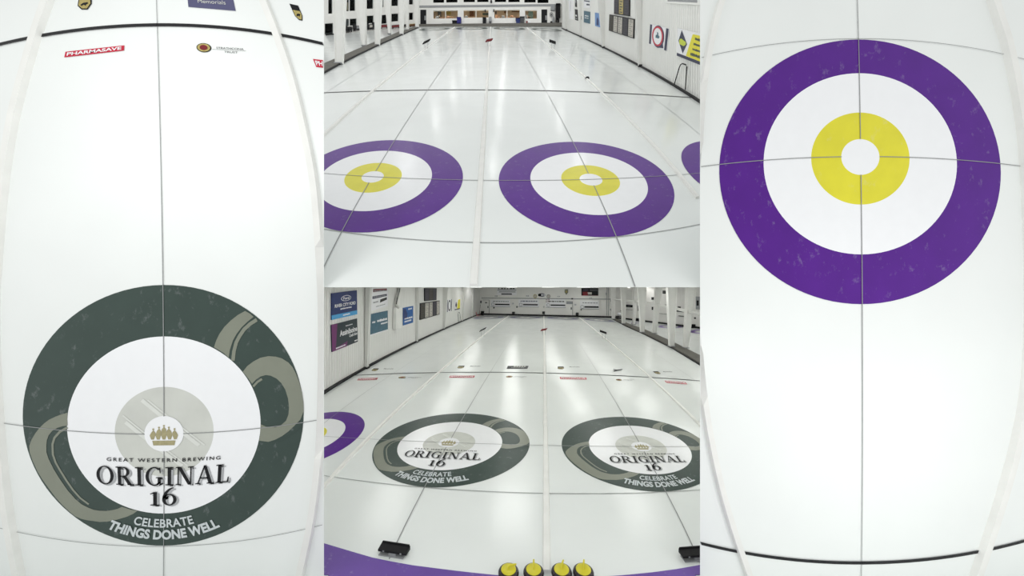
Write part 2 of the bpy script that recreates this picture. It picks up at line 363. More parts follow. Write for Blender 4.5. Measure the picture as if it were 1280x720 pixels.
# ================================================================== LEFT AND RIGHT: ice sheets seen from straight above
def side_slab(x0, x1, inner, label, name):
    zb, zt = 0.0, 7.78; mb = MB(); t = .05
    n = 24
    xi, xo = (x1, x0) if inner > 0 else (x0, x1)   # inner edge chamfered so only the face shows
    xb = xi-.12*(1 if inner > 0 else -1)
    mb.hexa([(x0,D_SIDE,zb),(x1,D_SIDE,zb),(x1,D_SIDE,zt),(x0,D_SIDE,zt),
             (xo if inner > 0 else xb, D_SIDE+t, zb), (xb if inner > 0 else xo, D_SIDE+t, zb), (xb if inner > 0 else xo, D_SIDE+t, zt), (xo if inner > 0 else xb, D_SIDE+t, zt)])
    return struct(mb, name, 'ice_side', label)
k = D_SIDE/F
side_slab(-7.1, (405-640)*k, 1, 'white ice of the left overhead sheet with the grey house', 'floor')
side_slab((875-640)*k, 7.1, -1, 'white ice of the right overhead sheet with the purple house', 'floor')

grey_house('left', 0, 0, 'large dark grey-green house with ORIGINAL 16 lettering, seen from above on the left')
purple_house('right', 0, 0, 'large round purple and yellow house seen from directly above on the right')
hw = W_SIDE/2
E_L = 6.4008
def clipx(bay, pts, lo, hi):
    g = SURF[bay][0]; return [p for p in pts if lo <= g(*p)[0] <= hi and -12 <= g(*p)[1] <= 732]
CL = lambda pts: clipx('left', pts, -14, 404.4)
CR = lambda pts: clipx('right', pts, 875.6, 1294)
mark_line('left', [CL(runY(0, -3.2, -.235)), CL(runY(0, .235, 9))], .010, .010, 'line', 'centre_line', 'thin grey line down the middle of the left overhead sheet, through the grey house', 'ice line')
mark_line('left', [CL(runX(-4, -.235, 0)), CL(runX(.235, 4, 0))], .010, .010, 'line', 'tee_line', 'thin curved line crossing the grey house beside its crown, left overhead sheet', 'ice line')
mark_line('left', [CL(runX(-4, 4, -RO-.01))], .010, .010, 'line', 'back_line', 'thin curved line just under the grey house on the left overhead sheet', 'ice line')
mark_line('left', [CL(runX(-7, 7, E_L, 1500))], .10, .010, 'black', 'hog_line', 'thick black curved line across the top of the left overhead sheet', 'ice line')
mark_line('right', [CR(runY(0, -9, -.235)), CR(runY(0, .235, 4))], .010, .010, 'line', 'centre_line', 'thin grey line down the middle of the right overhead sheet, through the purple house', 'ice line')
mark_line('right', [CR(runX(-4, -.235, 0)), CR(runX(.235, 4, 0))], .010, .010, 'line', 'tee_line', 'thin curved line through the middle of the big purple house on the right', 'ice line')
mark_line('right', [CR(runX(-4, 4, RO+.01))], .010, .010, 'line', 'back_line', 'thin curved line touching the top of the big purple house on the right', 'ice line')
mark_line('right', [CR(runX(-7, 7, -E_L, 1500))], .10, .010, 'black', 'hog_line', 'thick black curved line across the bottom of the right overhead sheet', 'ice line')

def side_divider(trace, w, label, h=.06):
    """foam strip whose course is given by points of the overhead view"""
    pts = [Vector(((x-640)*k, 0, H-(y-360)*k)) for x, y in trace]; out = []
    for i in range(len(pts)-1):     # smooth course
        p0 = pts[max(i-1, 0)]; p1 = pts[i]; p2 = pts[i+1]; p3 = pts[min(i+2, len(pts)-1)]
        for s in range(8):
            u = s/8; out.append(.5*((2*p1)+(p2-p0)*u+(2*p0-5*p1+4*p2-p3)*u*u+(3*p1-p0-3*p2+p3)*u**3))
    out.append(pts[-1]); mb = MB(); P = []
    lo, hi = ((-654-0)*k, (404.4-640)*k) if trace[0][0] < 640 else ((875.6-640)*k, 654*k)
    for i, p in enumerate(out):
        a = out[max(i-1, 0)]; b = out[min(i+1, len(out)-1)]; d = (b-a).normalized(); nn = Vector((d.z, 0, -d.x))
        q = []
        for o, hh in ((-w/2, 0), (-w*.4, h), (w*.4, h), (w/2, 0)):
            v = p+nn*o; 
            if not lo < v.x < hi: hh = 0
            v.x = min(max(v.x, lo), hi); q.append(Vector((v.x, D_SIDE-hh, v.z)))
        P.append(q)
    for c in range(3): mb.strip([p[c] for p in P], [p[c+1] for p in P])
    return tag(mb.build('sheet_divider', 'foam'), label, 'divider')
side_divider([(68,-10),(50,40),(33,98),(19,155),(8,225),(1,300),(-4,380),(-2,470),(4,560),(12,632),(24,700),(30,730)], .10, 'white strip curving down the left edge of the left overhead sheet')
side_divider([(326,-10),(347,43),(367,103),(383,170),(394,230),(400,300),(404,380),(404,470),(401,560),(392,640),(379,705),(373,730)], .10, 'white strip curving down the right edge of the left overhead sheet')
side_divider([(905,-10),(893,28),(882,82),(875,137),(871,230),(870,330),(872,430),(881,515),(897,596),(915,660),(933,712),(939,730)], .085, 'white strip curving down the left edge of the right overhead sheet')
side_divider([(1234,-10),(1244,22),(1256,60),(1268,118),(1277,185),(1283,300),(1284,400),(1279,485),(1268,548),(1251,612),(1229,682),(1212,730)], .10, 'white strip curving down the right edge of the right overhead sheet')

# sponsor logos frozen in the ice: overhead view (pixel quads), each point of the sight goes onto the ice
def quad(bay, q, lift=.006):
    """q: pixel corners bottom-left, bottom-right, top-right, top-left -> fn(u, v, extra)"""
    s = SURF[bay][1]
    def f(u, v, e=0):
        x = (q[0][0]*(1-u)+q[1][0]*u)*(1-v)+(q[3][0]*(1-u)+q[2][0]*u)*v
        y = (q[0][1]*(1-u)+q[1][1]*u)*(1-v)+(q[3][1]*(1-u)+q[2][1]*u)*v
        return s(x, y, lift+e)
    return f
def rect(mb, f, u0, v0, u1, v1, e=0): return mb.poly([f(u0,v0,e), f(u1,v0,e), f(u1,v1,e), f(u0,v1,e)])
def oval(mb, f, cu, cv, ru, rv, e=0, n=24): return mb.poly([f(cu+ru*math.cos(2*PI*i/n), cv+rv*math.sin(2*PI*i/n), e) for i in range(n)])
def sub(f, u0, v0, u1, v1, e=0): return lambda u, v, x=0: f(u0+(u1-u0)*u, v0+(v1-v0)*v, e+x)
def pharmasave(bay, q, label, e=0.003, txt='PHARMASAVE'):
    f = quad(bay, q); t = thing('ice_logo', f(.5,.5), label, 'ice logo', None)
    rect(MB(), f, 0, 0, 1, 1).build('panel', 'red', t)
    put_text(MB(), txt, sub(f, .04 if len(txt) > 5 else .15, .2, .96 if len(txt) > 5 else .98, .8, e), .03).build('lettering', 'white', t); return t
def round_logo(bay, q, label):
    f = quad(bay, q); t = thing('ice_logo', f(.5,.5), label, 'ice logo')
    oval(MB(), f, .15, .52, .15, .46).build('badge', 'ink', t)
    oval(MB(), f, .15, .52, .13, .40, .002).build('badge_ring', 'gold', t)
    oval(MB(), f, .15, .52, .08, .26, .004).build('badge_centre', 'maroon', t)
    put_text(MB(), 'STRATHCONA', sub(f, .40, .48, .95, .68), .0).build('lettering', 'darkgrey', t); rect(MB(), f, .32, .40, 1, .42).build('rule', 'darkgrey', t); put_text(MB(), 'TRUST', sub(f, .56, .12, .83, .30), .0).build('lettering', 'darkgrey', t); return t
def crest_logo(bay, q, label, txt=True):
    f = quad(bay, q); t = thing('ice_logo', f(.5,.5), label, 'ice logo')
    m = MB(); m.poly([f(0,1), f(.26,1), f(.29,.35), f(.22,0), f(.10,.02), f(.01,.25)]); m.build('shield', 'ink', t)
    m = MB(); m.poly([f(.03,.62,.002), f(.25,.62,.002), f(.27,.36,.002), f(.21,.06,.002), f(.11,.08,.002), f(.03,.28,.002)]); m.build('shield_field', 'gold', t)
    m = MB(); m.poly([f(.07,.28,.004), f(.12,.40,.004), f(.21,.44,.004), f(.23,.36,.004), f(.19,.30,.004), f(.18,.22,.004), f(.14,.30,.004), f(.10,.22,.004)]); m.build('animal_mark', 'ink', t)
    if txt: m = MB(); put_text(m, 'Manitoba', sub(f, .52, .72, .98, 1.0), .02); m.build('lettering', 'darkgrey', t)
    return t
def block_logo(bay, q, label, m1='plum', lines=(None, 'Memorials')):
    f = quad(bay, q); t = thing('ice_logo', f(.5,.5), label, 'ice logo')
    rect(MB(), f, 0, 0, 1, 1).build('panel', m1, t); m = MB()
    [rect(m, f, a, .66, a+.09, .9, .003) for a in (.3,.42,.54,.66,.78)]; put_text(m, lines[1], sub(f, .22, .30, .82, .52, .003), .0); m.build('lettering', 'pale', t); return t
pharmasave('left', [(81,72),(155.5,63.5),(156,57),(82.5,65)], 'red PHARMASAVE banner logo in the ice, upper left of the left overhead sheet')
round_logo('left', [(246,66),(308,69),(308,57),(246,53.5)], 'round black and gold badge with small lettering near the top of the left overhead sheet')
crest_logo('left', [(96,13),(159,10),(158,-8),(100,-8)], 'black and gold shield logo at the top left of the left overhead sheet')
block_logo('left', [(236,9),(295,14),(290,-9),(234,-10)], 'blue-grey rectangular logo at the top centre of the left overhead sheet')
crest_logo('left', [(371,25.5),(404,29),(404,14),(362,5)], 'small tilted shield logo right of the strip, top right of the left overhead sheet', False)
pharmasave('left', [(395.5,84),(404,85),(404,75.5),(391.5,74)], 'cut-off red PH logo at the right edge of the left overhead sheet', txt='PH')
# tiny black puck mark on the divider
# ================================================================== UPPER VIEW: the hall from behind the purple houses
def plane_grid(fn, xs, ys):
    mb = MB()
    for j in range(len(ys)-1): mb.strip([fn(x, ys[j]) for x in xs], [fn(x, ys[j+1]) for x in xs])
    return mb
def ztop(Y): return H-3.8+Y*362/F     # height of the upper floor at distance Y
mb = MB(); mb.poly([(-32,4.42,ztop(4.42)),(32,4.42,ztop(4.42)),(32,52,ztop(52)),(-32,52,ztop(52))])
struct(mb, 'floor', 'ice', 'sloping white ice of the upper hall')
def hog_etc(bay, far, xlo, xhi, names):
    s = WID[bay]
    mark_line(bay, [runX(xlo, xhi, E_L)], .10, .008, 'black', 'hog_line', names[0]+'black line right across the ice beyond the near houses', 'ice line')
    mark_line(bay, [runX(xlo, xhi, 0)], .016, .0095, 'line', 'tee_line', names[0]+'thin line passing through the centres of the near houses', 'ice line')
    mark_line(bay, [runX(xlo, xhi, -RO-.02)], .016, .0095, 'line', 'back_line', names[0]+'thin line just in front of the near houses', 'ice line')
hog_etc('top', 34.7, -7.0, 10.95, ['upper hall: '])
hog_etc('bot', 34.7, -6.5, 10.8, ['lower hall: '])
sheet_names = ['leftmost', 'second from left', 'third from left', 'rightmost']
for bay in ('top', 'bot'):
    hall = 'upper' if bay == 'top' else 'lower'
    for i in range(-1, 3):
        x = i*WID[bay]; y0 = {('top',0): -4.3, ('top',1): -4.3, ('bot',0): -4.2, ('bot',1): -4.2}.get((bay, i), -2.5)
        if bay == 'bot' and i in (0, 1): y0 = -3.75
        runs = [runY(x, y0, -.235), runY(x, .235, 33.5)] if not (i == 2 and bay == 'bot') else [runY(x, 1.5, 33.5)]
        mark_line(bay, runs, .017, .0098, 'line', 'centre_line', 'thin line along the middle of the %s sheet in the %s hall' % (sheet_names[i+1], hall), 'ice line')
purple_house('top', 0, 0, 'purple and yellow house on the near left of the upper hall, cut by the frame', None)
purple_house('top', W_TOP, 0, 'full purple and yellow house right of the white strip in the upper hall')
purple_house('top', 2*W_TOP, 0, 'sliver of a purple house at the right edge of the upper hall')
for i, nm in ((-1, 'leftmost'), (0, 'second from left'), (1, 'third from left'), (2, 'rightmost')):
    f = mapper('top', i*W_TOP, 33.4); t = thing('curling_house', f(0, 0), 'distant flattened grey house in the upper hall, %s of the far row' % nm, 'curling house', 'far houses of the upper hall')
    ring_mesh(f, RO, 1.2192, .004, 48).build('outer_ring', 'charcoal', t); ring_mesh(f, .6096, .235, .004, 48).build('inner_ring', 'pale', t)
    f = mapper('bot', i*W_BOT, 33.1); t = thing('curling_house', f(0, 0), 'distant flattened grey house in the lower hall, %s of the far row' % nm, 'curling house', 'far houses of the lower hall')
    ring_mesh(f, RO, 1.2192, .004, 48).build('outer_ring', 'plum', t); ring_mesh(f, .6096, .235, .004, 48).build('inner_ring', 'pale', t)
for x, y0, nm in ((-.5, 1, 'left'), (.5, -4.4, 'middle'), (1.5, -1, 'right')):
    divider('top', x*W_TOP, y0 if x != .5 else -4.4, 35.4, .11, .045, 'white raised strip between sheets in the upper hall, the %s one' % nm)
for x, y0, nm in ((-.5, -4.0, 'left'), (.5, -3.7, 'middle'), (1.5, .5, 'right')):
    divider('bot', x*W_BOT, y0, 35.2, .11, .045, 'white raised strip between sheets in the lower hall, the %s one' % nm)

# ---- walls as vertical surfaces rising from a foot line
def foot_lens(bay, X, ys): return [SURF[bay][1](*SURF[bay][0](X, y)) for y in ys]
def clean(ft, ymin=4.9): return [p for p in ft if p.y > ymin]
def wall_from(ft, hgt, name, m, label, thick=.15, side=1, ztopv=None):
    mb = MB(); mb.uv = []; s = 0; low = []; hi = []; u = []
    for i, p in enumerate(ft):
        if i: s += (Vector((p.x,p.y,0))-Vector((ft[i-1].x,ft[i-1].y,0))).length
        u.append(s); low.append(p-Vector((0,0,.05))); hi.append(Vector((p.x, p.y, ztopv if ztopv is not None else p.z+hgt)))
    mb.strip(low, hi); mb.uv += [(a, 0) for a in u]+[(a, 3) for a in u]
    off = Vector((side*thick, 0, 0)) if name != 'wall_back' else Vector((0, thick, 0))
    lo2 = [p+off for p in low]; hi2 = [p+off for p in hi]
    mb.strip(lo2, hi2); mb.strip(hi, hi2); mb.uv += [(a, 0) for a in u]+[(a, 3) for a in u]+[(0, 3) for _ in u]*2
    return struct(mb, name, m, label)
def wall_hit(ft, px, py, off=.03, back=False):
    """where the sight line meets the wall, moved off toward the viewer's side by off metres"""
    dx, dy = (px-640)/F, 1.0
    for i in range(len(ft)-1):
        a, b = ft[i], ft[i+1]; ex, ey = b.x-a.x, b.y-a.y; d = dx*ey-dy*ex
        if abs(d) < 1e-9: continue
        Y = (a.x*ey-a.y*ex)/d
        u = ((dx*Y-a.x)*ex+(dy*Y-a.y)*ey)/(ex*ex+ey*ey)
        if -.001 <= u <= 1.001:
            n = Vector((ey, -ex, 0)).normalized();
            if n.dot(Vector((dx, dy, 0))) > 0: n = -n
            return at(px, py, Y)+n*off, n
    raise Exception('wall missed %s %s' % (px, py))
def wall_panel(ft, q, th=.03, off=.012):
    """q: pixel corners BL, BR, TR, TL. returns fn(u,v,e) on the board's face, and the board mesh"""
    P = []; N = Vector()
    for x, y in q:
        p, n = wall_hit(ft, x, y, off); P.append(p); N += n
    N.normalize()
    def f(u, v, e=0): return ((P[0]*(1-u)+P[1]*u)*(1-v)+(P[3]*(1-u)+P[2]*u)*v)+N*(th+e)
    mb = MB().hexa([f(0,0), f(1,0), f(1,1), f(0,1), f(0,0,-th), f(1,0,-th), f(1,1,-th), f(0,1,-th)])
    return f, mb
YS = [1.5+.5*i for i in range(10)]+[6.5+1.2*i for i in range(26)]
ftR = clean(foot_lens('top', 11.16286, YS), 5.2)
corner = s_top(703.5, 33.2); ftR = [p for p in ftR if p.y < corner.y-.6]+[corner]
wall_from(ftR, 4.6, 'wall_right', 'wall', 'white ribbed steel wall on the right of the upper hall', side=1)

def holed_wall(P0, P1, ztop_, holes, name, m, label, th=.2, zlow=None, shear=0.0, rise=0.0):
    """vertical wall between plan points P0, P1 with rectangular openings given as pixel rects; returns plan helpers"""
    P0 = Vector(P0); P1 = Vector(P1); e = Vector((P1.x-P0.x, P1.y-P0.y, 0)); Ln = e.length; e.normalize()
    n = Vector((e.y, -e.x, 0));
    if n.dot(Vector((0, 1, 0))) > 0: n = -n
    def hit(px, py):
        dx = (px-640)/F; d = dx*e.y-e.x; Y = (P0.x*e.y-P0.y*e.x)/d; p = at(px, py, Y); s_ = (p-P0).dot(e); return s_, p.z-shear*s_
    rs = []
    for x0, y0, x1, y1 in holes:
        a = hit(x0, (y0+y1)/2)[0]; b = hit(x1, (y0+y1)/2)[0]; xm = (x0+x1)/2; zt = hit(xm, y0)[1]; zb = hit(xm, y1)[1]; rs.append((a, b, zb, zt))
    zl = zlow if zlow is not None else min(P0.z, P1.z)-.1
    S = sorted(set([0, Ln]+[v for r in rs for v in r[:2]])); Z = sorted(set([zl, ztop_]+[v for r in rs for v in r[2:]]))
    kr = rise*abs(n.y)     # rooms behind the wall climb with the sloping hall
    W = lambda s, z, d=0: Vector((P0.x+e.x*s, P0.y+e.y*s, z+shear*s+kr*max(0, -d-.2)))+n*d
    mb = MB()
    for i in range(len(S)-1):
        for j in range(len(Z)-1):
            cs, cz = (S[i]+S[i+1])/2, (Z[j]+Z[j+1])/2
            if any(a < cs < b and c < cz < d for a, b, c, d in rs): continue
            for d in (0, -th): mb.poly([W(S[i],Z[j],d), W(S[i+1],Z[j],d), W(S[i+1],Z[j+1],d), W(S[i],Z[j+1],d)])
    for a, b, c, d in rs:
        for s0, z0, s1, z1 in ((a,c,b,c),(b,c,b,d),(b,d,a,d),(a,d,a,c)): mb.poly([W(s0,z0,0), W(s1,z1,0), W(s1,z1,-th), W(s0,z0,-th)])
    mb.poly([W(0,zl,0),W(0,ztop_,0),W(0,ztop_,-th),W(0,zl,-th)]); mb.poly([W(Ln,zl,0),W(Ln,ztop_,0),W(Ln,ztop_,-th),W(Ln,zl,-th)])
    struct(mb, name, m, label)
    return W, hit, rs, Ln
def window_unit(W, r, idx, label, mull=(), dep=-.06, fw=.045):
    a, b, c, d = r; mb = MB()
    def bar(s0, s1, z0, z1, d0=dep-.05, d1=dep+.05): mb.hexa([W(s0,z0,d1),W(s1,z0,d1),W(s1,z1,d1),W(s0,z1,d1),W(s0,z0,d0),W(s1,z0,d0),W(s1,z1,d0),W(s0,z1,d0)])
    bar(a,b,c,c+fw); bar(a,b,d-fw,d); bar(a,a+fw,c+fw,d-fw); bar(b-fw,b,c+fw,d-fw)
    for q in mull: m_ = a+(b-a)*q; bar(m_-fw, m_+fw, c+fw, d-fw)
    o = struct(mb, 'window_%d' % idx, 'steel', label)
    g = MB().hexa([W(a+fw,c+fw,dep+.005),W(b-fw,c+fw,dep+.005),W(b-fw,d-fw,dep+.005),W(a+fw,d-fw,dep+.005),W(a+fw,c+fw,dep-.005),W(b-fw,c+fw,dep-.005),W(b-fw,d-fw,dep-.005),W(a+fw,d-fw,dep-.005)])
    g.build('pane', 'glass', o); return o
def room(W, s0, s1, z0, z1, depth, m, name, label, d0=-.22):
    mb = MB()
    mb.poly([W(s0,z0,-depth),W(s1,z0,-depth),W(s1,z1,-depth),W(s0,z1,-depth)]); mb.poly([W(s0,z0,d0),W(s0,z0,-depth),W(s0,z1,-depth),W(s0,z1,d0)])
    mb.poly([W(s1,z0,d0),W(s1,z0,-depth),W(s1,z1,-depth),W(s1,z1,d0)]); mb.poly([W(s0,z0,d0),W(s1,z0,d0),W(s1,z0,-depth),W(s0,z0,-depth)])
    mb.poly([W(s0,z1,d0),W(s1,z1,d0),W(s1,z1,-depth),W(s0,z1,-depth)]); return struct(mb, name, m, label)

# ---- end wall of the upper hall with the lounge windows
A = s_top(518.5, 33.0); B = corner
up = [(541,-9,555.5,3.7),(557.3,-9,572.2,3.4),(579,-9,594,3.0),(596,-9,611,2.9),(618,-9,633,2.9),(635,-9,650,3.0),(655,-9,670,3.4),(671.5,-9,686,4)]
lo_ = [(541.3,12.6,572.5,23.4),(579,12.2,611,22.4),(617.5,12,650,22.8),(656,12.5,671.5,23.6)]
W, hit, rs, Ln = holed_wall(A, B, A.z+5.2, up+lo_, 'wall_back', 'endwall', 'far white wall of the upper hall with two rows of windows', rise=.862)
for i, r in enumerate(rs[:8]): window_unit(W, r, i+1, 'dark upper floor window, number %d from the left in the far wall' % (i+1))
for i, r in enumerate(rs[8:]): window_unit(W, r, i+9, 'lit lounge window, %s in the far wall of the upper hall' % ['leftmost','second from left','third from left','rightmost'][i], (.5,) if i < 3 else ())
zf = hit(600, 31)[1]; zc = hit(600, 9)[1]
lounge_lamps = [W(Ln*q, zc-.15, -.45) for q in (.16, .39, .62, .85)]
room(W, rs[8][0]-1, rs[11][1]+1, zf, zc, 5, 'warm', 'wall_lounge', 'warm beige lounge room behind the lower windows')
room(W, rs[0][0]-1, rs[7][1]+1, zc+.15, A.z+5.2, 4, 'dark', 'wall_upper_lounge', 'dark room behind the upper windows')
def wbox(W, s0, s1, z0, z1, d0, d1): return MB().hexa([W(s0,z0,d1),W(s1,z0,d1),W(s1,z1,d1),W(s0,z1,d1),W(s0,z0,d0),W(s1,z0,d0),W(s1,z1,d0),W(s0,z1,d0)])
def pr(x0, y0, x1, y1, h=None):
    h = h or hit; a, zt = h(x0, y0); b, zb = h(x1, y1); return a, b, zb, zt
# lounge furniture seen through the windows
for i, (x0, x1) in enumerate(((546,556),(560,566),(583,590),(622,627),(630,637),(641,648),(659,664))):
    a, b, zb, zt = pr(x0, 19.4, x1, 23)
    t = thing('lounge_table', W((a+b)/2, zf, -1.6), 'small table behind the lounge windows, number %d from the left' % (i+1), 'table', 'tables in the lounge')
    wbox(W, a, b, zf+1.06, zf+1.12, -2.0, -1.4).build('table_top', 'brown', t)
    wbox(W, (a+b)/2-.05, (a+b)/2+.05, zf+.03, zf+1.06, -1.65, -1.55).build('pedestal', 'darkgrey', t); wbox(W, (a+b)/2-.3, (a+b)/2+.3, zf, zf+.03, -1.9, -1.3).build('base', 'darkgrey', t)
    for q in (-.25,):
        c = a-.15; t2 = thing('lounge_chair', W(c, zf, -1.0), 'dark chair left of lounge table number %d' % (i+1), 'chair', 'chairs in the lounge')
        wbox(W, c-.22, c+.22, zf+.72, zf+.78, -1.15, -.85).build('seat', 'brown' if i % 2 else 'darkgrey', t2)
        wbox(W, c-.22, c+.22, zf+.78, zf+1.38, -.90, -.85).build('backrest', 'brown' if i % 2 else 'darkgrey', t2)
        for u in (-.2, .17):
            for d in (-1.13, -.90): wbox(W, c+u, c+u+.03, zf, zf+.72, d, d+.03).build('leg', 'black', t2)
for nm, lb, cat, m, (x0, y0, x1, y1), d in (
    ('cabinet', 'tall dark grey cabinet inside the leftmost lounge window', 'cabinet', 'darkgrey', (541.5,12.5,545.5,24), -3),
    ('wall_picture', 'golden picture inside the leftmost lounge window', 'picture', 'gold', (548,13,555,19), -4.9),
    ('notice_board', 'green board inside the second lounge window', 'board', 'charcoal', (600,16,610,19), -3.5),
    ('shelf_unit', 'brown shelf unit inside the second lounge window', 'shelf', 'brown', (581,13,587,21), -4.6),
    ('television', 'dark screen inside the third lounge window', 'television', 'ink', (618.3,12,620,17), -1.2),
    ('wall_picture', 'narrow dark picture inside the third lounge window', 'picture', 'brown', (628.5,12.5,631,17), -4.8),
    ('bar_counter', 'orange-brown counter back inside the third lounge window', 'counter', 'brown', (639,12.5,650,15), -4.3),
    ('cabinet', 'dark green cabinet inside the rightmost lounge window', 'cabinet', 'charcoal', (661,13,667,24), -2)):
    a, b, zb, zt = pr(x0, y0, x1, y1); t = thing(nm, W((a+b)/2, zb, d), lb, cat)
    wbox(W, a, b, zb, zt, d-.06, d+.06 if cat != 'cabinet' else d+.3).build('panel' if cat != 'cabinet' else 'body', m, t, bevel=.02)
    wbox(W, a+.06, b-.06, zb+.06, zt-.06, d+.3 if cat == 'cabinet' else d+.06, d+(.33 if cat == 'cabinet' else .08)).build('door' if cat == 'cabinet' else 'face', m, t)
# doors
for i, (x0, x1, yt, yb) in enumerate(((525.5,533,12.6,32.4),(676.7,684,12.2,32.2))):
    a, b, zb, zt = pr(x0, yt, x1, yb); d = struct(wbox(W, a, b, zb, zt, -.02, .04), 'door_%d' % (i+1), 'ink', 'black door in the %s of the far wall of the upper hall' % ('left' if i == 0 else 'right'))
    m = MB(); o = .09
    for s0, s1, z0, z1 in ((a-o, a, zb, zt+o), (b, b+o, zb, zt+o), (a, b, zt, zt+o)): m.hexa([W(s0,z0,.06),W(s1,z0,.06),W(s1,z1,.06),W(s0,z1,.06),W(s0,z0,0),W(s1,z0,0),W(s1,z1,0),W(s0,z1,0)])
    m.build('door_frame', 'steel', d)
    hx = b-.15; wbox(W, hx-.08, hx, zb+.95, zb+1.02, .04, .10).build('door_handle', 'grey', d)
    wbox(W, b-.26, b-.04, zb+.75, zb+1.35, .041, .05).build('push_plate', 'grey', d)
# ledge line between storeys, kick walkway with rubber mats and bumper
a, b, zb, zt = pr(520, 7.3, 701, 7.8); struct(wbox(W, .1, Ln-.2, zb, zt, .0, .05), 'trim_1', 'grey', 'thin grey ledge between the storeys of the far wall')
zfw = lambda s: A.z+(B.z-A.z)*s/Ln
mb = wbox(W, .2, Ln-.2, A.z-.5, A.z-.05, .02, .46); struct(mb, 'trim_2', 'walk', 'low grey walkway along the far wall of the upper hall')
def small(nm, lb, cat, px, parts, d=.24, zoff=-.05):
    s = hit(px, 30)[0]; z0 = A.z+zoff; t = thing(nm, W(s, z0, d), lb, cat)
    for pn, m, u0, u1, v0, v1, e0, e1 in parts: wbox(W, s+u0, s+u1, z0+v0, z0+v1, d+e0, d+e1).build(pn, m, t, bevel=.015)
    return t
small('rubber_mat', 'long flat black mat on the walkway below the leftmost lounge window', 'mat', 563, [('mat','rubber',-1.1,.9,0,.05,-.2,.2)], .24)
small('wheelie_bin', 'dark blue bin in the far left of the upper hall', 'bin', 574.3, [('body','binblue',-.26,.26,.1,.8,-.22,.22),('lid','binblue',-.29,.29,.8,.88,-.26,.26),('foot','black',-.24,-.14,0,.1,-.1,.1),('foot','black',.14,.24,0,.1,-.1,.1)])
small('storage_crate', 'low black crate left of the dark blue bin', 'crate', 569, [('body','ink',-.32,.28,0,.38,-.2,.2),('lid','ink',-.35,.31,.38,.45,-.24,.24)])
small('cabinet', 'small black cabinet under the second lounge window', 'cabinet', 605.8, [('body','ink',-.22,.22,0,.78,-.2,.2),('top','ink',-.25,.25,.78,.83,-.23,.23)], .24)
small('pump_stand', 'pale blue-grey stand against the pillar between lounge windows', 'stand', 613, [('body','grey',-.18,.18,.35,.98,-.12,.12),('base','darkgrey',-.14,.14,0,.35,-.15,.15)])
small('wheelie_bin', 'blue bin with black lid, left of the grey bin', 'bin', 647.4, [('body','navy',-.26,.26,0,.62,-.22,.22),('lid','black',-.32,.32,.62,.72,-.26,.26)])
small('wheelie_bin', 'grey bin with black lid, right of the blue bin', 'bin', 652.8, [('body','darkgrey',-.28,.28,-.05,.7,-.22,.22),('lid','black',-.33,.33,.7,.8,-.26,.26)], .26, 0.0)
small('cleaning_bucket', 'small bright white bucket under the rightmost lounge window', 'bucket', 661.5, [('body','white',-.15,.15,.1,.38,-.12,.12),('wheel','black',-.13,-.05,0,.1,-.05,.05),('wheel','black',.05,.13,0,.1,-.05,.05)])
small('box', 'small brown box beside the white bucket', 'box', 658.6, [('body','maroon',-.1,.1,0,.34,-.1,.1),('flap','brown',-.11,.11,.34,.36,-.11,.11)])
# dark coats / equipment hung in the right corner
a, b, zb, zt = pr(694, 8, 700, 31); t = thing('equipment_rack', W((a+b)/2, zb, .3), 'tall black rack of hanging gear in the right corner of the far wall', 'rack')
wbox(W, a+.05, b, zt-.1, zt, .1, .5).build('top_rail', 'black', t)
for i in range(4):
    u = a+(b-a)*(i+.1)/4; l = (.2, .55, .1, .75)[i]; wbox(W, u, u+.15, zb+l, zt-.1, .12, .42).build('hanging_gear', 'rubber', t, bevel=.04)
wbox(W, a+.25, a+.32, zb, zb+1.4, .2, .27).build('post', 'black', t)
a, b, zb, zt = pr(688.3, 8.2, 693.5, 14); t = thing('electrical_box', W((a+b)/2, zb, .1), 'grey electrical box high beside the black gear', 'box')
wbox(W, a, b, zb, zt, .0, .2).build('body', 'grey', t); wbox(W, a+.05, b-.05, zb+.05, zt-.05, .2, .22).build('door', 'grey', t)
for i, (x0, y0, x1, y1) in enumerate(((687,16,691,22),(690,22,693,31),(687.5,29,690,31))):
    a, b, zb, zt = pr(x0, y0, x1, y1); t = thing(['hose_reel','fire_extinguisher','floor_box'][i], W((a+b)/2, zb, .1), ['grey coiled hose beside the right door','tall grey cylinder beside the right door','small black box on the floor by the right door'][i], ['hose','extinguisher','box'][i])
    c = W((a+b)/2, zb, .2)
    if i == 0:
        MB().tube([W((a+b)/2+math.cos(q*PI/8)*.18, (zb+zt)/2+math.sin(q*PI/8)*.26, .12) for q in range(17)], .05).build('hose', 'grey', t, True); wbox(W, (a+b)/2-.06, (a+b)/2+.06, (zb+zt)/2-.06, (zb+zt)/2+.06, .0, .2).build('hub', 'darkgrey', t)
    elif i == 1:
        MB().lathe(c, [(.12,0),(.14,.05),(.14,zt-zb-.2),(.05,zt-zb-.05),(.05,zt-zb)], 16).build('cylinder', 'grey', t, True)
    else: wbox(W, a, b, zb, zt, .1, .35).build('body', 'black', t, bevel=.02)
a, b, zb, zt = pr(613.2, 2.6, 615.2, 4.8); t = thing('security_camera', W((a+b)/2, zb, .1), 'small dark camera on the far wall above the middle strip', 'camera')
wbox(W, a, b, zb, zt, .1, .35).build('body', 'ink', t, bevel=.03); wbox(W, (a+b)/2-.03, (a+b)/2+.03, zb+.05, zt+.1, 0, .12).build('bracket', 'grey', t)
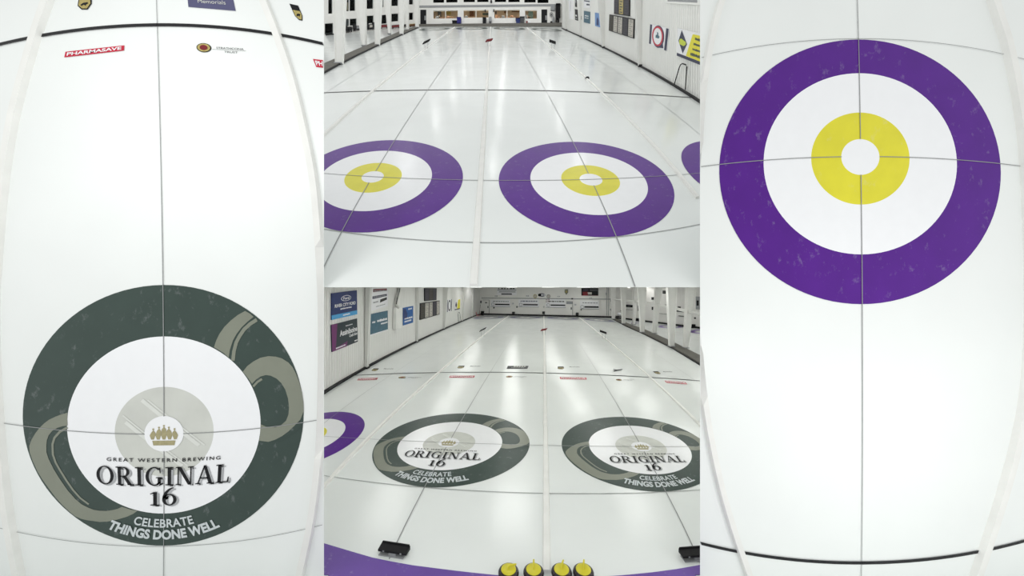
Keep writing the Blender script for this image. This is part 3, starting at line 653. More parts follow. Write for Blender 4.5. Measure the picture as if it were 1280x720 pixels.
for i, (px, py) in enumerate(((617.3,13.8),(606.6,14.2))):
    a, b, zb, zt = pr(px-.7, py-1.3, px+.7, py+1.3); t = thing('wall_speaker', W((a+b)/2, zb, .05), 'small black wall box %s the pillar between lounge windows' % ('right of' if i == 0 else 'left of'), 'speaker')
    wbox(W, a, b, zb, zt, .0, .14).build('body', 'ink', t, bevel=.02); wbox(W, a+.03, b-.03, zb+.03, zt-.03, .14, .15).build('grille', 'darkgrey', t)

# ---- the other rink's building on the left of the upper hall
P0 = s_top(392, 45.6); P1 = s_top(518.5, 33.0)
upw = [(410,-10,416,17.5),(428.6,-10,444.5,14.2),(455.5,-10,467,11.4),(475.5,-10,480,9.3),(488,-10,498,7.8),(509.8,-10,516.8,6)]
low = [(405.6,28.5,417,43),(427,23,446.3,32.6),(456,19,467.4,29.5),(475.5,18,484,30),(488,16.5,498.4,27.2),(504,19,506,26),(510.3,15.3,516.8,25.2)]
k2 = (P1.z-P0.z)/math.hypot(P1.x-P0.x, P1.y-P0.y)   # the building steps up along the slope
W2, hit2, rs2, Ln2 = holed_wall(P0, P1, P0.z+5.6, upw+low, 'wall_left', 'endwall', 'white wall of the neighbouring rink with windows, upper left', zlow=P0.z-.1, shear=k2, rise=.862)
for i, r in enumerate(rs2): window_unit(W2, r, 13+i, ('upper' if i < 6 else 'lower')+' window in the neighbouring rink wall, number %d from the left' % (i+1 if i < 6 else i-5), (.5,) if i in (1, 7) else ())
zf2 = min(r[2] for r in rs2[6:])-1.1; 
room(W2, .05, Ln2-.1, P0.z-.3, P0.z+5.6, 2.6, 'dark', 'wall_side_room', 'dark room behind the neighbouring rink windows')
# sights inside: pale screens, posters and seats
ins = [('poster', 'pale beige poster in the %s', 'taupe', (430,3,436,13)), ('poster', 'tan poster in the %s', 'warm', (438,2,443,12)), ('poster', 'bright poster in the %s', 'pale', (458,-2,463,5)),
       ('poster', 'pale poster in the %s', 'taupe', (429,24,436,31)), ('display_shelf', 'grey shelf in the %s', 'grey', (439,24,444,31)), ('poster', 'olive poster in the %s', 'gold', (457,20,466,26)), ('display_shelf', 'grey shelf in the %s', 'grey', (490,18,496,25)), ('poster', 'khaki poster in the %s', 'taupe', (511,16,516,23)), ('poster', 'dull red panel in the %s', 'maroon', (407,31,411,38))]
plc = ['left upper window pair, left pane', 'left upper window pair, right pane', 'third upper window', 'left lower window pair, left pane', 'left lower window pair, right pane', 'third lower window', 'fifth lower window', 'last lower window', 'first lower window']
for (nm, lb, m, r), pl in zip(ins, plc):
    a, b, zb, zt = pr(*r, h=hit2); t = thing(nm, W2((a+b)/2, zb, -1), lb % pl, 'poster' if nm == 'poster' else 'shelf')
    wbox(W2, a, b, zb, zt, -1.03, -.97).build('panel', m, t); wbox(W2, a+.06, b-.06, zb+.08, zt-.08, -.97, -.96).build('face', m, t)
s_, z_ = hit2(410, 43.5)
for i, (x0, y0, x1, y1, m, lb) in enumerate(((428,33.5,433.5,41.5,'rubber','black equipment bin below the left window pair'),(434,34,438.5,41,'rubber','black low chair right of the equipment bin'),(440,31,443.5,39.5,'black','tall black locker below the left window pair'),(444,33,447.8,38.8,'grey','grey bin beside the tall black locker'),
        (456.3,30,459.8,38,'black','black bench end left of the pale covered cart'),(460.2,31,463.6,37.5,'parch','pale covered cart between black seats'),(464,28.5,467.6,37.5,'black','black tall chair right of the pale cart'),
        (474.5,31.5,483.3,36.2,'maroon','dark red bench seen through the posts'),(489,32,498,35.8,'maroon','dark red and black bench further right'),(503.5,31,507,34.5,'rubber','small black box by the far posts'),(511,30.5,519,34.5,'brown','brown yellow-topped bench by the far posts'),(406,43.5,416,46,'rubber','low dark kerb box at the far left edge'))):
    a, b, zb, zt = pr(x0, y0, x1, y1, h=hit2); t = thing(['storage_bin','chair','locker','bin','bench','covered_cart','chair','bench','bench','box','bench','box'][i], W2((a+b)/2, zb, .3), lb, ['bin','chair','locker','bin','bench','cart','chair','bench','bench','box','bench','box'][i])
    hh = zt-zb
    wbox(W2, a, b, zb+hh*.35, zb+hh*.8, .1, .3).build('body', m, t, bevel=.03); wbox(W2, a, b, zb+hh*.8, zt, .1, .18).build('back', 'rubber' if m != 'brown' else 'gold', t, bevel=.02)
    for q in (a+.05, b-.12): wbox(W2, q, q+.07, zb, zb+hh*.35, .12, .28).build('leg', 'black', t)
# raised grey walkway between the two rinks, with black kerb
Rt = clean([s_top(x, y) for x, y in ((385,103),(405,91.8),(423.4,81.6),(448,69),(473,57),(502,44),(522,35.2))])
Lt = [s_top(x, y) for x, y in ((385,90),(405,81.5),(423.4,73.5),(448,62.5),(468,54),(498.6,40.8),(517,34.8))]
up1 = Vector((0,0,.12)); mb = MB(); mb.strip([p+up1 for p in Lt], [p+up1 for p in Rt]); mb.strip([p+up1 for p in Rt], Rt); mb.strip([p+up1 for p in Lt], Lt)
tag(mb.build('walkway', 'walk'), 'grey raised walkway between the two rinks in the upper hall', 'walkway')
mb = MB(); n1 = [p+Vector((.05,0,0)) for p in Rt]; mb.strip([p+Vector((.05,0,.10)) for p in Rt], n1); mb.strip([p+Vector((.0,0,.10)) for p in Rt], [p+Vector((.05,0,.10)) for p in Rt])
struct(mb, 'trim_3', 'trim', 'dark edge of the walkway, upper hall')
# tapered posts: base pixel left/right, base row, top pixel left/right at the named row
def post(surf, xb0, xb1, yb, xt0, xt1, yt, label, group, lift=.12, dep=.32, ztop_=None):
    p = surf((xb0+xb1)/2, yb); Y = p.y; z0 = p.z+lift-.01
    a, b = at(xb0, yb, Y), at(xb1, yb, Y); c, d = at(xt1, yt, Y), at(xt0, yt, Y)
    for q in (a, b): q.z = z0
    if ztop_ is not None:
        r = (ztop_-z0)/(c.z-z0); c = b+(c-b)*r; d = a+(d-a)*r
    t = thing('steel_post', (a+b)/2, label, 'post', group); off = Vector((0, dep, 0)); o2 = Vector((0, .06, 0)); mid = Vector((0, dep/2-.02, 0)); mi2 = Vector((0, dep/2+.02, 0))
    m = MB()       # rigid frame leg: two flanges and a web
    w = b-a; fl = .22
    ins_a, ins_b = a.lerp(b, fl*.4), b.lerp(a, fl*.4); ins_d, ins_c = d.lerp(c, fl*.3), c.lerp(d, fl*.3)
    m.hexa([a, ins_a, ins_d, d, a+off, ins_a+off, ins_d+off, d+off]); m.build('flange', 'steel', t)
    m = MB(); m.hexa([ins_b, b, c, ins_c, ins_b+off, b+off, c+off, ins_c+off]); m.build('flange', 'steel', t)
    m = MB(); m.hexa([ins_a+o2, ins_b+o2, ins_c+o2, ins_d+o2, ins_a+o2*1.5, ins_b+o2*1.5, ins_c+o2*1.5, ins_d+o2*1.5]); m.build('web', 'steel', t)
    m = MB().box(a.x-.05, b.x+.05, Y-.04, Y+dep+.04, z0-.02, z0+.03); m.build('base_plate', 'grey', t)
    return t
gA = None
post(s_top, 418.6, 426.2, 81.3, 416, 430, 0, 'nearest and widest white post on the left of the upper hall', gA, ztop_=s_top(422,81).z+4.6)
post(s_top, 468.6, 473, 57.6, 467.3, 476.3, 0, 'white post at the ice edge, second of the near row', gA, ztop_=s_top(471,57.6).z+5.6)
post(s_top, 499.3, 503, 44, 498.6, 505.3, 0, 'white post at the ice edge, third of the near row', gA, ztop_=s_top(501,44).z+6)
post(s_top, 519, 522.8, 35.2, 518.6, 523.5, 0, 'white post at the ice edge by the far wall corner', gA, ztop_=s_top(521,35.2).z+5.6)
post(s_top, 452.6, 456.5, 58.8, 444, 456.3, 0, 'leaning tapered white post between the first and second near posts', gA, ztop_=s_top(454,58.8).z+5)
post(s_top, 485.2, 488, 43.5, 480, 488, 0, 'leaning white post behind the walkway, second of the back row', gA, ztop_=s_top(486,43.5).z+5.6)
post(s_top, 508, 510.2, 38.4, 505.3, 510.3, 0, 'thin white post behind the walkway, last of the back row', gA, ztop_=s_top(509,38.4).z+5.4)

# ---- things on the right wall of the upper hall
def wcol(ft, xb, yb, wb, xt, wt, yt, label, dep=.28, ztopv=None, surf=s_top):
    """white column standing against a ribbed wall"""
    p, n = wall_hit(ft, xb, yb, .0); Y = p.y-.15; p = at(xb, yb, Y)
    a, b = at(xb-wb/2, yb, Y), at(xb+wb/2, yb, Y); c, d = at(xt+wt/2, yt, Y), at(xt-wt/2, yt, Y)
    if ztopv is not None:
        r = (ztopv-a.z)/(c.z-a.z); c = b+(c-b)*r; d = a+(d-a)*r
    off = Vector((0, .22, 0)); t = thing('steel_column', (a+b)/2, label, 'column')
    MB().hexa([a, b, c, d, a+off, b+off, c+off, d+off]).build('shaft', 'column', t)
    MB().box(a.x-.04, b.x+.04, Y-.03, Y+.25, a.z-.03, a.z+.05).build('base_plate', 'trim', t); return t
for a in ((801.3,82,3.6,798.5,7.5,0,'white column on the right wall left of the curling emblem'),(755.4,59,3.4,752.6,8.5,0,'wide tapered white column right of the blue banner'),(726.6,45.5,2.4,726.4,4,0,'white column right of the tall black posters'),(708.5,37.3,2.4,708,3.2,0,'narrow white column nearest the far right corner')):
    p, _ = wall_hit(ftR, a[0], a[1], 0); wcol(ftR, *a, ztopv=p.z+4.5)
def letters(f, rows, parent, m='white', e=.004, bold=.02):
    for (txt, u0, v0, u1, v1) in rows:
        if txt == '#':      # a line of writing too blurred to read: uneven dashes
            x = MB(); rr = random.Random(int(u0*97+v0*991)); u = u0
            while u < u1-.01:
                w = min(rr.uniform(.05, .16)*(u1-u0), u1-u); rect(x, f, u, v0+(v1-v0)*rr.choice((0, .1)), u+w*.86, v1-(v1-v0)*rr.choice((0, .12, .2)), e); u += w
            x.build('lettering', m, parent); continue
        put_text(MB(), txt, lambda u, v, u0=u0, v0=v0, u1=u1, v1=v1: f(u0+(u1-u0)*u, v0+(v1-v0)*v, e), bold).build('lettering', m, parent)
def sign(ft, q, m, label, name='wall_sign', cat='sign', rows=(), tm='white', extras=(), bold=.02):
    f, mb = wall_panel(ft, q); t = thing(name, f(.5, 0), label, cat); mb.build('board', m, t)
    for pn, mm, kind, a in extras:
        x = MB()
        if kind == 'r': rect(x, f, *a, .003)
        elif kind == 'o': oval(x, f, *a, .005)
        elif kind == 'p': x.poly([f(u, v, .003) for u, v in a])
        elif kind == 'p2': x.poly([f(u, v, .006) for u, v in a])
        elif kind == 'r2': rect(x, f, *a, .006)
        elif kind == 'o2': oval(x, f, *a, .008)
        x.build(pn, mm, t)
    letters(f, rows, t, tm, .010, bold); return t
def plaques(ft, q, cols, label):
    f, mb = wall_panel(ft, q, .05); t = thing('plaque_frame', f(.5, 0), label, 'plaque'); mb.build('frame', 'ink', t); n = len(cols)
    for i, m in enumerate(cols):
        x = MB(); rect(x, f, (i+.10)/n, .05, (i+.90)/n, .95, .006); p = x.build('plaque', m, t)
        x = MB()
        for r in range(7): rect(x, f, (i+.22)/n, .1+r*.115, (i+.78-.2*(r % 2))/n, .1+r*.115+.045, .010)
        oval(x, f, (i+.5)/n, .91-.02, .17/n, .035, .010); x.build('engraving', 'taupe' if m == 'parch' else 'darkgrey', p)
    return t
plaques(ftR, [(761.9,38.2),(793.2,48.2),(794,23.8),(762.7,18)], ['skin','parch','parch','slate','parch'], 'black framed row of five plaques on the right wall of the upper hall')
plaques(ftR, [(768.5,17.3),(787.8,20.4),(788.2,-9),(768.8,-11)], ['slate','gold','slate'], 'upper black framed trio of plaques cut by the frame top, right wall')
sign(ftR, [(730.2,27.8),(737.7,29.6),(738,14.8),(730.3,13.5)], 'teal', 'small teal poster on the right wall of the upper hall', rows=[('#',.2,.55,.8,.66),('#',.2,.38,.8,.46)])
sign(ftR, [(730.2,9.5),(738,10.5),(738.4,-8),(730.4,-9)], 'white', 'white sponsor sheet with dark lines above the small teal poster', rows=[('#',.05,.42,.95,.52),('#',.45,.18,.95,.30)], tm='navy2')
sign(ftR, [(744.4,32.3),(751,34.4),(749.6,16.6),(744.2,15.8)], 'bannerblue', 'light blue banner left of the wide tapered column', extras=[('figure','navy','p',[(.3,.1),(.7,.1),(.8,.5),(.55,.7),(.35,.5)])])
sign(ftR, [(719.3,24.8),(722.8,25.9),(722.2,12),(719,11.4)], 'ink', 'tall narrow black poster on the far end of the right wall', extras=[('patch','white','r',(.25,.35,.7,.5)),('patch','grey','r',(.2,.1,.8,.2))])
t = sign(ftR, [(719.2,8.3),(721.4,9),(720.8,-8),(719.1,-8)], 'ink', 'black strip poster cut by the frame top near the far right corner', extras=[('stripe','grey','r',(.2,.3,.8,.5))])
sign(ftR, [(724.8,24),(727.2,24.5),(727.2,20),(724.8,19.8)], 'darkgrey', 'small dark switch box beside the teal poster', 'switch_box', 'box', extras=[('cover','grey','r',(.2,.2,.8,.8))])
sign(ftR, [(712,23.5),(717.5,24.5),(717,-8),(711,-8)], 'white', 'tall white banner near the far right corner of the upper hall', extras=[('drawing','grey','p',[(.3,.3),(.36,.3),(.5,.7),(.44,.7)])])
# curling emblem banner
sign(ftR, [(812.3,54.8),(834.3,63.6),(837.2,35.4),(813.8,29.8)], 'white', 'curling emblem banner with red ring and dark blue side bars on the right wall',
     extras=[('side_bar','navy2','r',(0,.02,.12,.98)),('side_bar','navy2','r',(.88,.0,1,.98)),('emblem_ring','navy2','o',(.5,.5,.33,.52)),('emblem_ring','red','o2',(.47,.51,.31,.47)),('emblem_centre','white','o2',(.475,.51,.235,.385)),('broom_mark','navy2','p2',[(.55,.0),(.84,.06),(.78,.28),(.66,.22),(.58,.12)])])
f, _mb = wall_panel(ftR, [(812.3,54.8),(834.3,63.6),(837.2,35.4),(813.8,29.8)])
t = [o for o in C.objects if o.get('label', '').startswith('curling emblem')][0]
x = MB(); oval(x, f, .475, .51, .235, .385, .011); x.build('emblem_centre', 'white', t)
x = MB(); x.poly([f(u, v, .014) for u, v in ((.38,.42),(.56,.42),(.60,.52),(.52,.58),(.52,.66),(.46,.72),(.43,.66),(.46,.60),(.38,.54))]); x.build('stone_mark', 'teal', t)
# diamond sign
sign(ftR, [(847.3,68.8),(877.2,80.5),(877.2,42),(848,35)], 'white', 'white and yellow sponsor sign with dark diamond at the right edge of the upper hall',
     extras=[('yellow_field','sign_yellow','p',[(.42,.10),(1,.09),(1,.93),(.70,.92)]),('bottom_strip','navy2','r',(0,-.02,1,.09)),('diamond','navy2','p2',[(.28,.14),(.47,.52),(.22,.97),(.07,.55)]),('emblem','lime','p2',[(.12,.44),(.40,.40),(.42,.58),(.20,.66),(.10,.60)])],
     rows=[('#',.80,.74,1,.83),('#',.74,.56,1,.64),('#',.70,.38,1,.46),('#',.62,.18,1,.28)], tm='charcoal', bold=.03)
# bent black rail leaning on the wall
fe = [wall_hit(ftR, x, y, .12)[0] for x, y in ((846.4,105.5),(852.8,84.5),(854.6,80.6),(857,79.3),(861.2,80.7),(862.6,83.5),(860.5,112.0))]
tag(MB().tube(fe, .022).build('bent_rail', 'ink', smooth=True), 'thin black bent bar standing against the right wall below the diamond sign', 'rail')
sign(ftR, [(832,3.8),(879,6.5),(879,-8),(832,-8)], 'steel', 'white heater box high on the right wall cut by the frame top', 'heater', 'heater', extras=[('grille','grey','r',(.1,.2,.9,.5))])
# kick strip along the wall
def kick(ft, h, w, name, label, zoff=0):
    mb = MB(); A_ = []; B_ = []; C_ = []
    for i, p in enumerate(ft):
        q = ft[min(i+1, len(ft)-1)]-ft[max(i-1, 0)]; n = Vector((q.y, -q.x, 0)).normalized()
        if n.dot(Vector((p.x, p.y, 0))) > 0: n = -n
        A_.append(p+n*w); B_.append(p+n*w+Vector((0,0,h))); C_.append(p+Vector((0,0,h))+n*.005)
    mb.strip(A_, B_); mb.strip(B_, C_); return struct(mb, name, 'trim', label)
kick(ftR, .09, .10, 'baseboard_right', 'black kick strip along the right wall, upper hall')
# standing markers half way down the ice
def marker(surf, px, py, base_y, m, label, tilt):
    p = surf(px, base_y); z0 = p.z+.02; Y = p.y; c = at(px, py, Y); t = thing('sheet_marker', Vector((p.x, Y, z0)), label, 'marker', None)
    for s in (-1, 1): MB().tube([Vector((p.x+s*.10, Y, z0)), Vector((c.x+s*.12, Y, c.z))], .012, 8).build('leg', 'grey', t)
    w = .28; h = .09
    a = Vector((c.x-w, Y-.05, c.z-h-tilt)); b = Vector((c.x+w*.7, Y-.05, c.z-h*.6+tilt)); e = Vector((0, .12, .0)); u = Vector((.12 if tilt >= 0 else .0, 0, .16))
    MB().hexa([a, b, b+u, a+u, a+e, b+e, b+u+e, a+u+e]).build('board', m, t, bevel=.01); return t
marker(s_top, 532.8, 52, 61, 'rubber', 'black tilted marker standing on the left strip of the upper hall', .10)
marker(s_top, 611.2, 50.3, 58, 'maroon', 'small red marker standing on the middle strip of the upper hall', .03)
marker(s_top, 691.4, 52.3, 61, 'rubber', 'black tilted marker standing on the right strip of the upper hall', -.10)
p = s_top(734, 98.8); tag(MB().lathe(p, [(.09,0),(.10,.03),(.09,.07),(.02,.08)], 16).build('puck', 'rubber'), 'tiny black puck lying on the ice on the right of the upper hall', 'puck')

# ================================================================== LOWER VIEW: the hall from behind the grey houses
mb = MB(); mb.poly([(-30,3.2,0),(30,3.2,0),(30,52,0),(-30,52,0)]); struct(mb, 'floor', 'ice', 'white ice of the lower hall')
grey_house('bot', 0, 0, 'grey house with ORIGINAL 16 lettering left of the middle strip in the lower hall')
grey_house('bot', W_BOT, 0, 'grey house with ORIGINAL 16 lettering right of the middle strip in the lower hall')
purple_house('bot', -W_BOT, 0, 'purple house cut by the left edge of the lower hall')
# logos frozen in this ice, each quad is BL, BR, TR, TL as seen
def flat(cx, cy, w, h, sl=0.): return [(cx-w/2-sl, cy+h/2), (cx+w/2-sl, cy+h/2), (cx+w/2+sl, cy-h/2), (cx-w/2+sl, cy-h/2)]
for i, (cx, cy, w, sl, lb) in enumerate(((459.5,474,24,1,'red banner logo near the left wall, lower hall'),(577.5,471,31,.6,'red banner logo just below the black line, centre left of the lower hall'),(716.5,473,33,-.4,'red banner logo just right of the middle strip, lower hall'),(845,478.3,26,-1.2,'red banner logo at the right edge of the lower hall'))):
    q = flat(cx, cy, w, 2.6, sl); tl = (-.6, 0, .7, 1.8)[i]; q = [(x, y+tl*((x-cx)/w)) for x, y in q]; pharmasave('bot', q, lb)
for cx, cy, w, sl, lb in ((513,472,30,1.2,'small dark badge logo near the left strip, lower hall'),(646,471,27,.3,'small dark badge logo left of the middle strip, lower hall'),(782,475,24,-.8,'small dark badge logo on the right sheet, lower hall')):
    round_logo('bot', flat(cx, cy, w, 2.6, sl), lb)
for cx, cy, w, sl, lb in ((478,462.3,26,2,'shield logo beyond the black line near the left wall, lower hall'),(586,459,28,1.6,'shield logo beyond the black line, centre left of the lower hall'),(711,460,28,.2,'faint shield logo beyond the black line just right of the middle strip'),(830,466,24,-2,'tilted shield logo beyond the black line at the far right, lower hall')):
    crest_logo('bot', flat(cx, cy, w, 3.4, sl), lb)
block_logo('bot', flat(647,459.3,26,3.8,.8), 'dark grey rectangular logo beyond the black line left of the middle strip', 'darkgrey')
f = quad('bot', flat(772.5, 463, 12, 3.4)); m = MB(); m.poly([f(0,1), f(.35,.75), f(1,1), f(.9,.6), f(.5,.35), f(.1,0), f(.0,.3), f(.25,.5), f(.05,.7)])
tag(m.build('ice_logo', 'darkgrey'), 'dark zigzag bird-like logo beyond the black line on the right sheet, lower hall', 'ice logo')

# purple mat behind the ice (curved far edge)
arc_px = [(405,680),(435,689),(465.6,698),(490,703),(515,707.5),(542,711),(570,714.5),(592,717),(616,719.5),(660,723),(700,724),(745,722.5),(785,719.5),(815,716.5),(845,712.5),(876,707)]
ft = [s_bot(*p) for p in arc_px]; mb = MB(); up1 = Vector((0,0,.012))
outl = [Vector((-2.9, 5.1, 0))]+ft+[Vector((2.9,4.7,0)), Vector((2.9,4.445,0)), Vector((2.42,4.445,0)), Vector((2.42,3.3,0)), Vector((-2.42,3.3,0)), Vector((-2.42,4.445,0)), Vector((-2.9,4.445,0))]
mb.poly([p+up1 for p in outl]); mb.strip([p+up1 for p in outl], outl, True)
tag(mb.build('purple_mat', 'carpet'), 'shiny purple mat with curved edge at the near end of the lower hall', 'mat')

# curling stones waiting in a row
stone_prof = [(.03,0),(.062,.002),(.068,.010),(.105,.020),(.128,.040),(.1355,.058),(.1360,.070),(.130,.088),(.112,.104),(.085,.113),(.06,.114)]
for i, (sx, lb) in enumerate(((-.045,'curling stone with yellow top, leftmost of the four on the purple mat'),(.283,'curling stone with yellow top, second from left on the purple mat'),(.648,'curling stone with yellow top, third from left on the purple mat'),(.934,'curling stone with yellow top, rightmost of the four on the purple mat'))):
    loc = (sx, 4.395, .0125); t = thing('curling_stone', loc, lb, 'curling stone', 'curling stones on the purple mat')
    MB().lathe(loc, stone_prof, 40).build('granite_body', 'granite', t, True)
    c = Vector(loc)
    MB().lathe(c+Vector((0,0,.112)), [(.098,-.008),(.098,.000),(.090,.005),(.05,.009),(.015,.010)], 32).build('cap', 'handle', t, True)
    a = (.3, 1.5, 1.2, 1.3)[i]; d = Vector((math.cos(a), math.sin(a), 0))
    MB().tube([c+Vector((0,0,.120))-d*.01, c+Vector((0,0,.135))-d*.008, c+Vector((0,0,.150))+d*.006, c+Vector((0,0,.156))+d*.03, c+Vector((0,0,.152))+d*.08, c+Vector((0,0,.148))+d*.105], [.012,.012,.012,.012,.0125,.010], 12).build('handle', 'handle', t, True)
# hacks
def hack(q, label, lean):
    P = [s_bot(*p) for p in q]; cx = sum(p.x for p in P)/4; cy = sum(p.y for p in P)/4; t = thing('hack', (cx, cy, 0), label, 'hack')
    a = (P[1]-P[0]); a.z = 0; L = a.length; a.normalize(); n = Vector((-a.y, a.x, 0)); o = Vector((cx, cy, 0))
    def w(u, v, z): return o+a*u+n*v+Vector((0,0,z))
    def hx(u0, u1, v0, v1, z0, z1, tz=0): return MB().hexa([w(u0,v0,z0),w(u1,v0,z0),w(u1,v1,z0),w(u0,v1,z0),w(u0,v0,z1),w(u1,v0,z1),w(u1,v1,z1+tz),w(u0,v1,z1+tz)])
    hx(-L*.46, L*.40, -.07, .05, 0, .012).build('base_plate', 'grey', t, bevel=.003)
    hx(-L*.12, L*.12, -.05, .04, .012, .045).build('bracket', 'grey', t)
    hx(-L/2, L/2, -.055, .065, .045, .075, .03).build('rubber_pad', 'rubber', t, bevel=.008)
    for s in (-1, 1): hx(s*L*.30-.012, s*L*.30+.012, -.058, -.05, .05, .07).build('bolt', 'grey', t)
    hx(-L/2+.01, L/2-.01, .045, .065, .08, .12).build('rubber_lip', 'rubber', t, bevel=.006); return t
hack([(472,695),(508,701),(513,690),(477,684)], 'black rubber foot hack at the lower left of the lower hall', 1)
hack([(851,703),(889,700),(889,692),(851,694)], 'black rubber foot hack cut by the right edge of the lower hall', 1)

# ---- left wall
YB = [.2+.4*i for i in range(12)]+[5.2+1.2*i for i in range(28)]
cornB = s_bot(600.5, 393.2)
ftL = clean(foot_lens('bot', -6.63, YB), 5.3); ftL = [p for p in ftL if p.y < cornB.y-.5]+[cornB]
wall_from(ftL, 0, 'wall_left', 'wall', 'white ribbed steel wall on the left of the lower hall', side=-1, ztopv=4.0)
kick(ftL, .10, .10, 'baseboard_left', 'black kick strip along the left wall, lower hall')
for a in ((456.8,460.5,3.6,459.6,5.5,362,'white column between the credit union sign and the teal sign'),(520,428,3,520.5,5,362,'white column left of the framed plaques, lower hall'),(554.2,411.5,2.6,556,8,361,'wide tapered white column right of the framed plaques, lower hall'),(577.5,401.8,2,578,4.5,361,'white column right of the yellow sign, lower hall'),(590,396.8,1.4,590.5,3,361,'narrow white column nearest the far left corner, lower hall')):
    wcol(ftL, *a, ztopv=3.99, surf=s_bot)
sign(ftL, [(413,400),(445.4,392.8),(445,362.8),(413.2,366.6)], 'navy', 'navy RIVER CITY FORD sign, upper of the two on the left wall',
     extras=[('strip','sky','r',(0,0,1,.17)),('oval_rim','white','o',(.53,.74,.20,.115)),('oval_emblem','navy','o2',(.53,.74,.18,.095))], rows=[('Ford',.41,.69,.65,.79),('RIVER CITY FORD',.10,.43,.92,.56),('#',.3,.32,.75,.38),('#',.4,.06,.68,.12)], bold=.03)
sign(ftL, [(413.8,440),(446.2,427),(445.3,398),(412.8,406.3)], 'forest', 'dark Assiniboine Credit Union sign with purple side, lower on the left wall',
     extras=[('purple_side','magenta','p',[(0,0),(.12,0),(.20,1),(0,1)]),('purple_foot','magenta','p2',[(.08,0),(.52,.0),(.56,.20),(.18,.10)])], rows=[('Assiniboine',.27,.47,.97,.70),('Credit Union',.63,.32,.97,.44),('#',.12,.05,.48,.11),('#',.84,.06,.98,.12),('#',.5,.80,.78,.84)], bold=.03)
sign(ftL, [(461.8,389.5),(484,382),(484.2,360.2),(463,360.2)], 'white', 'white sponsor list sign above the teal sign, left wall of the lower hall',
     extras=[('bar','maroon','p',[(.10,.82),(.92,.86),(.92,.98),(.10,.96)]),('bar','navy2','p',[(.08,.52),(.92,.56),(.92,.68),(.08,.64)]),('bar','ink','p',[(.50,.28),(.92,.36),(.92,.50),(.52,.44)])], rows=[('#',.14,.84,.88,.90),('#',.12,.57,.88,.62),('#',.28,.12,.82,.16),('#',.12,.32,.4,.4)], tm='grey')
sign(ftL, [(460.8,420),(484,412.7),(483.8,388.2),(460.9,393)], 'teal', 'teal sponsor sign below the white list, left wall of the lower hall',
     extras=[('foot_strip','white','r',(0,0,1,.05))], rows=[('#',.12,.55,.28,.64),('#',.38,.54,.95,.66),('#',.58,.38,.97,.46)])
sign(ftL, [(503.3,406.8),(515.6,403.2),(515.8,382.3),(503.3,384.8)], 'blue', 'small blue sign beside the downpipe, left wall of the lower hall', rows=[('#',.45,.82,.85,.92),('#',.1,.30,.9,.40),('#',.1,.14,.8,.24)],
     extras=[('figure','navy','p',[(0,.35),(.35,.3),(.4,.6),(.2,.95),(0,.9)])])
plaques(ftL, [(524,400),(548.8,393),(548.8,375.6),(524.4,379)], ['skin','parch','parch','slate','parch'], 'black framed row of five plaques on the left wall of the lower hall')
plaques(ftL, [(529.8,376.4),(544.8,375),(545,360.2),(529.8,360.2)], ['slate','skin','slate'], 'upper dark framed trio of plaques on the left wall of the lower hall')
sign(ftL, [(558.2,390.2),(564,388.6),(564.3,374),(558.4,375)], 'white', 'small white emblem poster with dark side bars, left wall of the lower hall',
     extras=[('side_bar','navy2','r',(0,0,.14,1)),('side_bar','navy2','r',(.86,0,1,1)),('emblem_ring','slate','o',(.5,.5,.32,.46)),('emblem_centre','white','o2',(.5,.5,.22,.34))])
sign(ftL, [(567.8,387.8),(574.3,386.3),(574.6,373.9),(568,376.2)], 'white', 'small white and yellow sign before the far left corner, lower hall',
     extras=[('yellow_field','sign_yellow','p',[(.42,.1),(1,.1),(1,1),(.62,1)]),('diamond','navy2','p2',[(.28,.2),(.42,.5),(.25,.9),(.1,.5)]),('bottom_strip','navy2','r',(0,0,1,.10))])
# downpipe with box on the left wall
P = [wall_hit(ftL, x, y, .14)[0] for x, y in ((497.5,360.3),(496.5,366),(494.2,373),(493,380),(493,386))]
t = thing('downpipe', P[-1], 'white bent downpipe and box beside the small blue sign', 'pipe'); MB().tube(P, .13, 12).build('pipe', 'steel', t, True)
f, mb = wall_panel(ftL, [(490.5,412.2),(497.5,411),(497.3,384),(490.8,384.5)], .2); mb.build('housing', 'steel', t, bevel=.02)
MB().tube([p+Vector((.02,-.14,0)) for p in P[:4]], .03, 8).build('cable', 'darkgrey', t, True)
fe = [wall_hit(ftL, x, y, .12)[0] for x, y in ((571.7,402.8),(571.2,393),(571.6,390.6),(572.8,390.2),(573.6,392),(574.8,400.9))]
tag(MB().tube(fe, .022).build('bent_rail', 'ink', smooth=True), 'thin bent bar against the left wall below the yellow sign, lower hall', 'rail')
# bucket and brooms in the far left corner
p = s_bot(603.5, 393.9); p.y -= .4; t = thing('bucket', p, 'black bucket in the far left corner of the lower hall', 'bucket'); MB().lathe(p, [(.18,0),(.24,.55),(.26,.58),(.22,.58)], 20).build('body', 'rubber', t, True)
MB().tube([p+Vector((.25*math.cos(q*PI/8), 0, .55+.2*math.sin(q*PI/8))) for q in range(9)], .012, 8).build('handle', 'grey', t)
for (x0, y0, x1, y1, m, lb) in ((596,391.5,592.5,381.5,'red','red-handled broom leaning left in the far left corner'),(599,392.5,600.5,380.5,'maroon','dark red broom leaning by the black bucket')):
    Y = p.y-.3; a = at(x0, y0+.6, Y); a.z = .06; b = at(x1, y1, Y); t = thing('broom', a, lb, 'broom'); MB().tube([a, b], .022, 8).build('handle', 'ink', t); MB().box(a.x-.16, a.x+.2, Y-.05, Y+.05, 0.01, .09).build('head', m, t, bevel=.01)
    MB().tube([a.lerp(b, .05), a.lerp(b, .4)], .035, 8).build('grip', m, t)

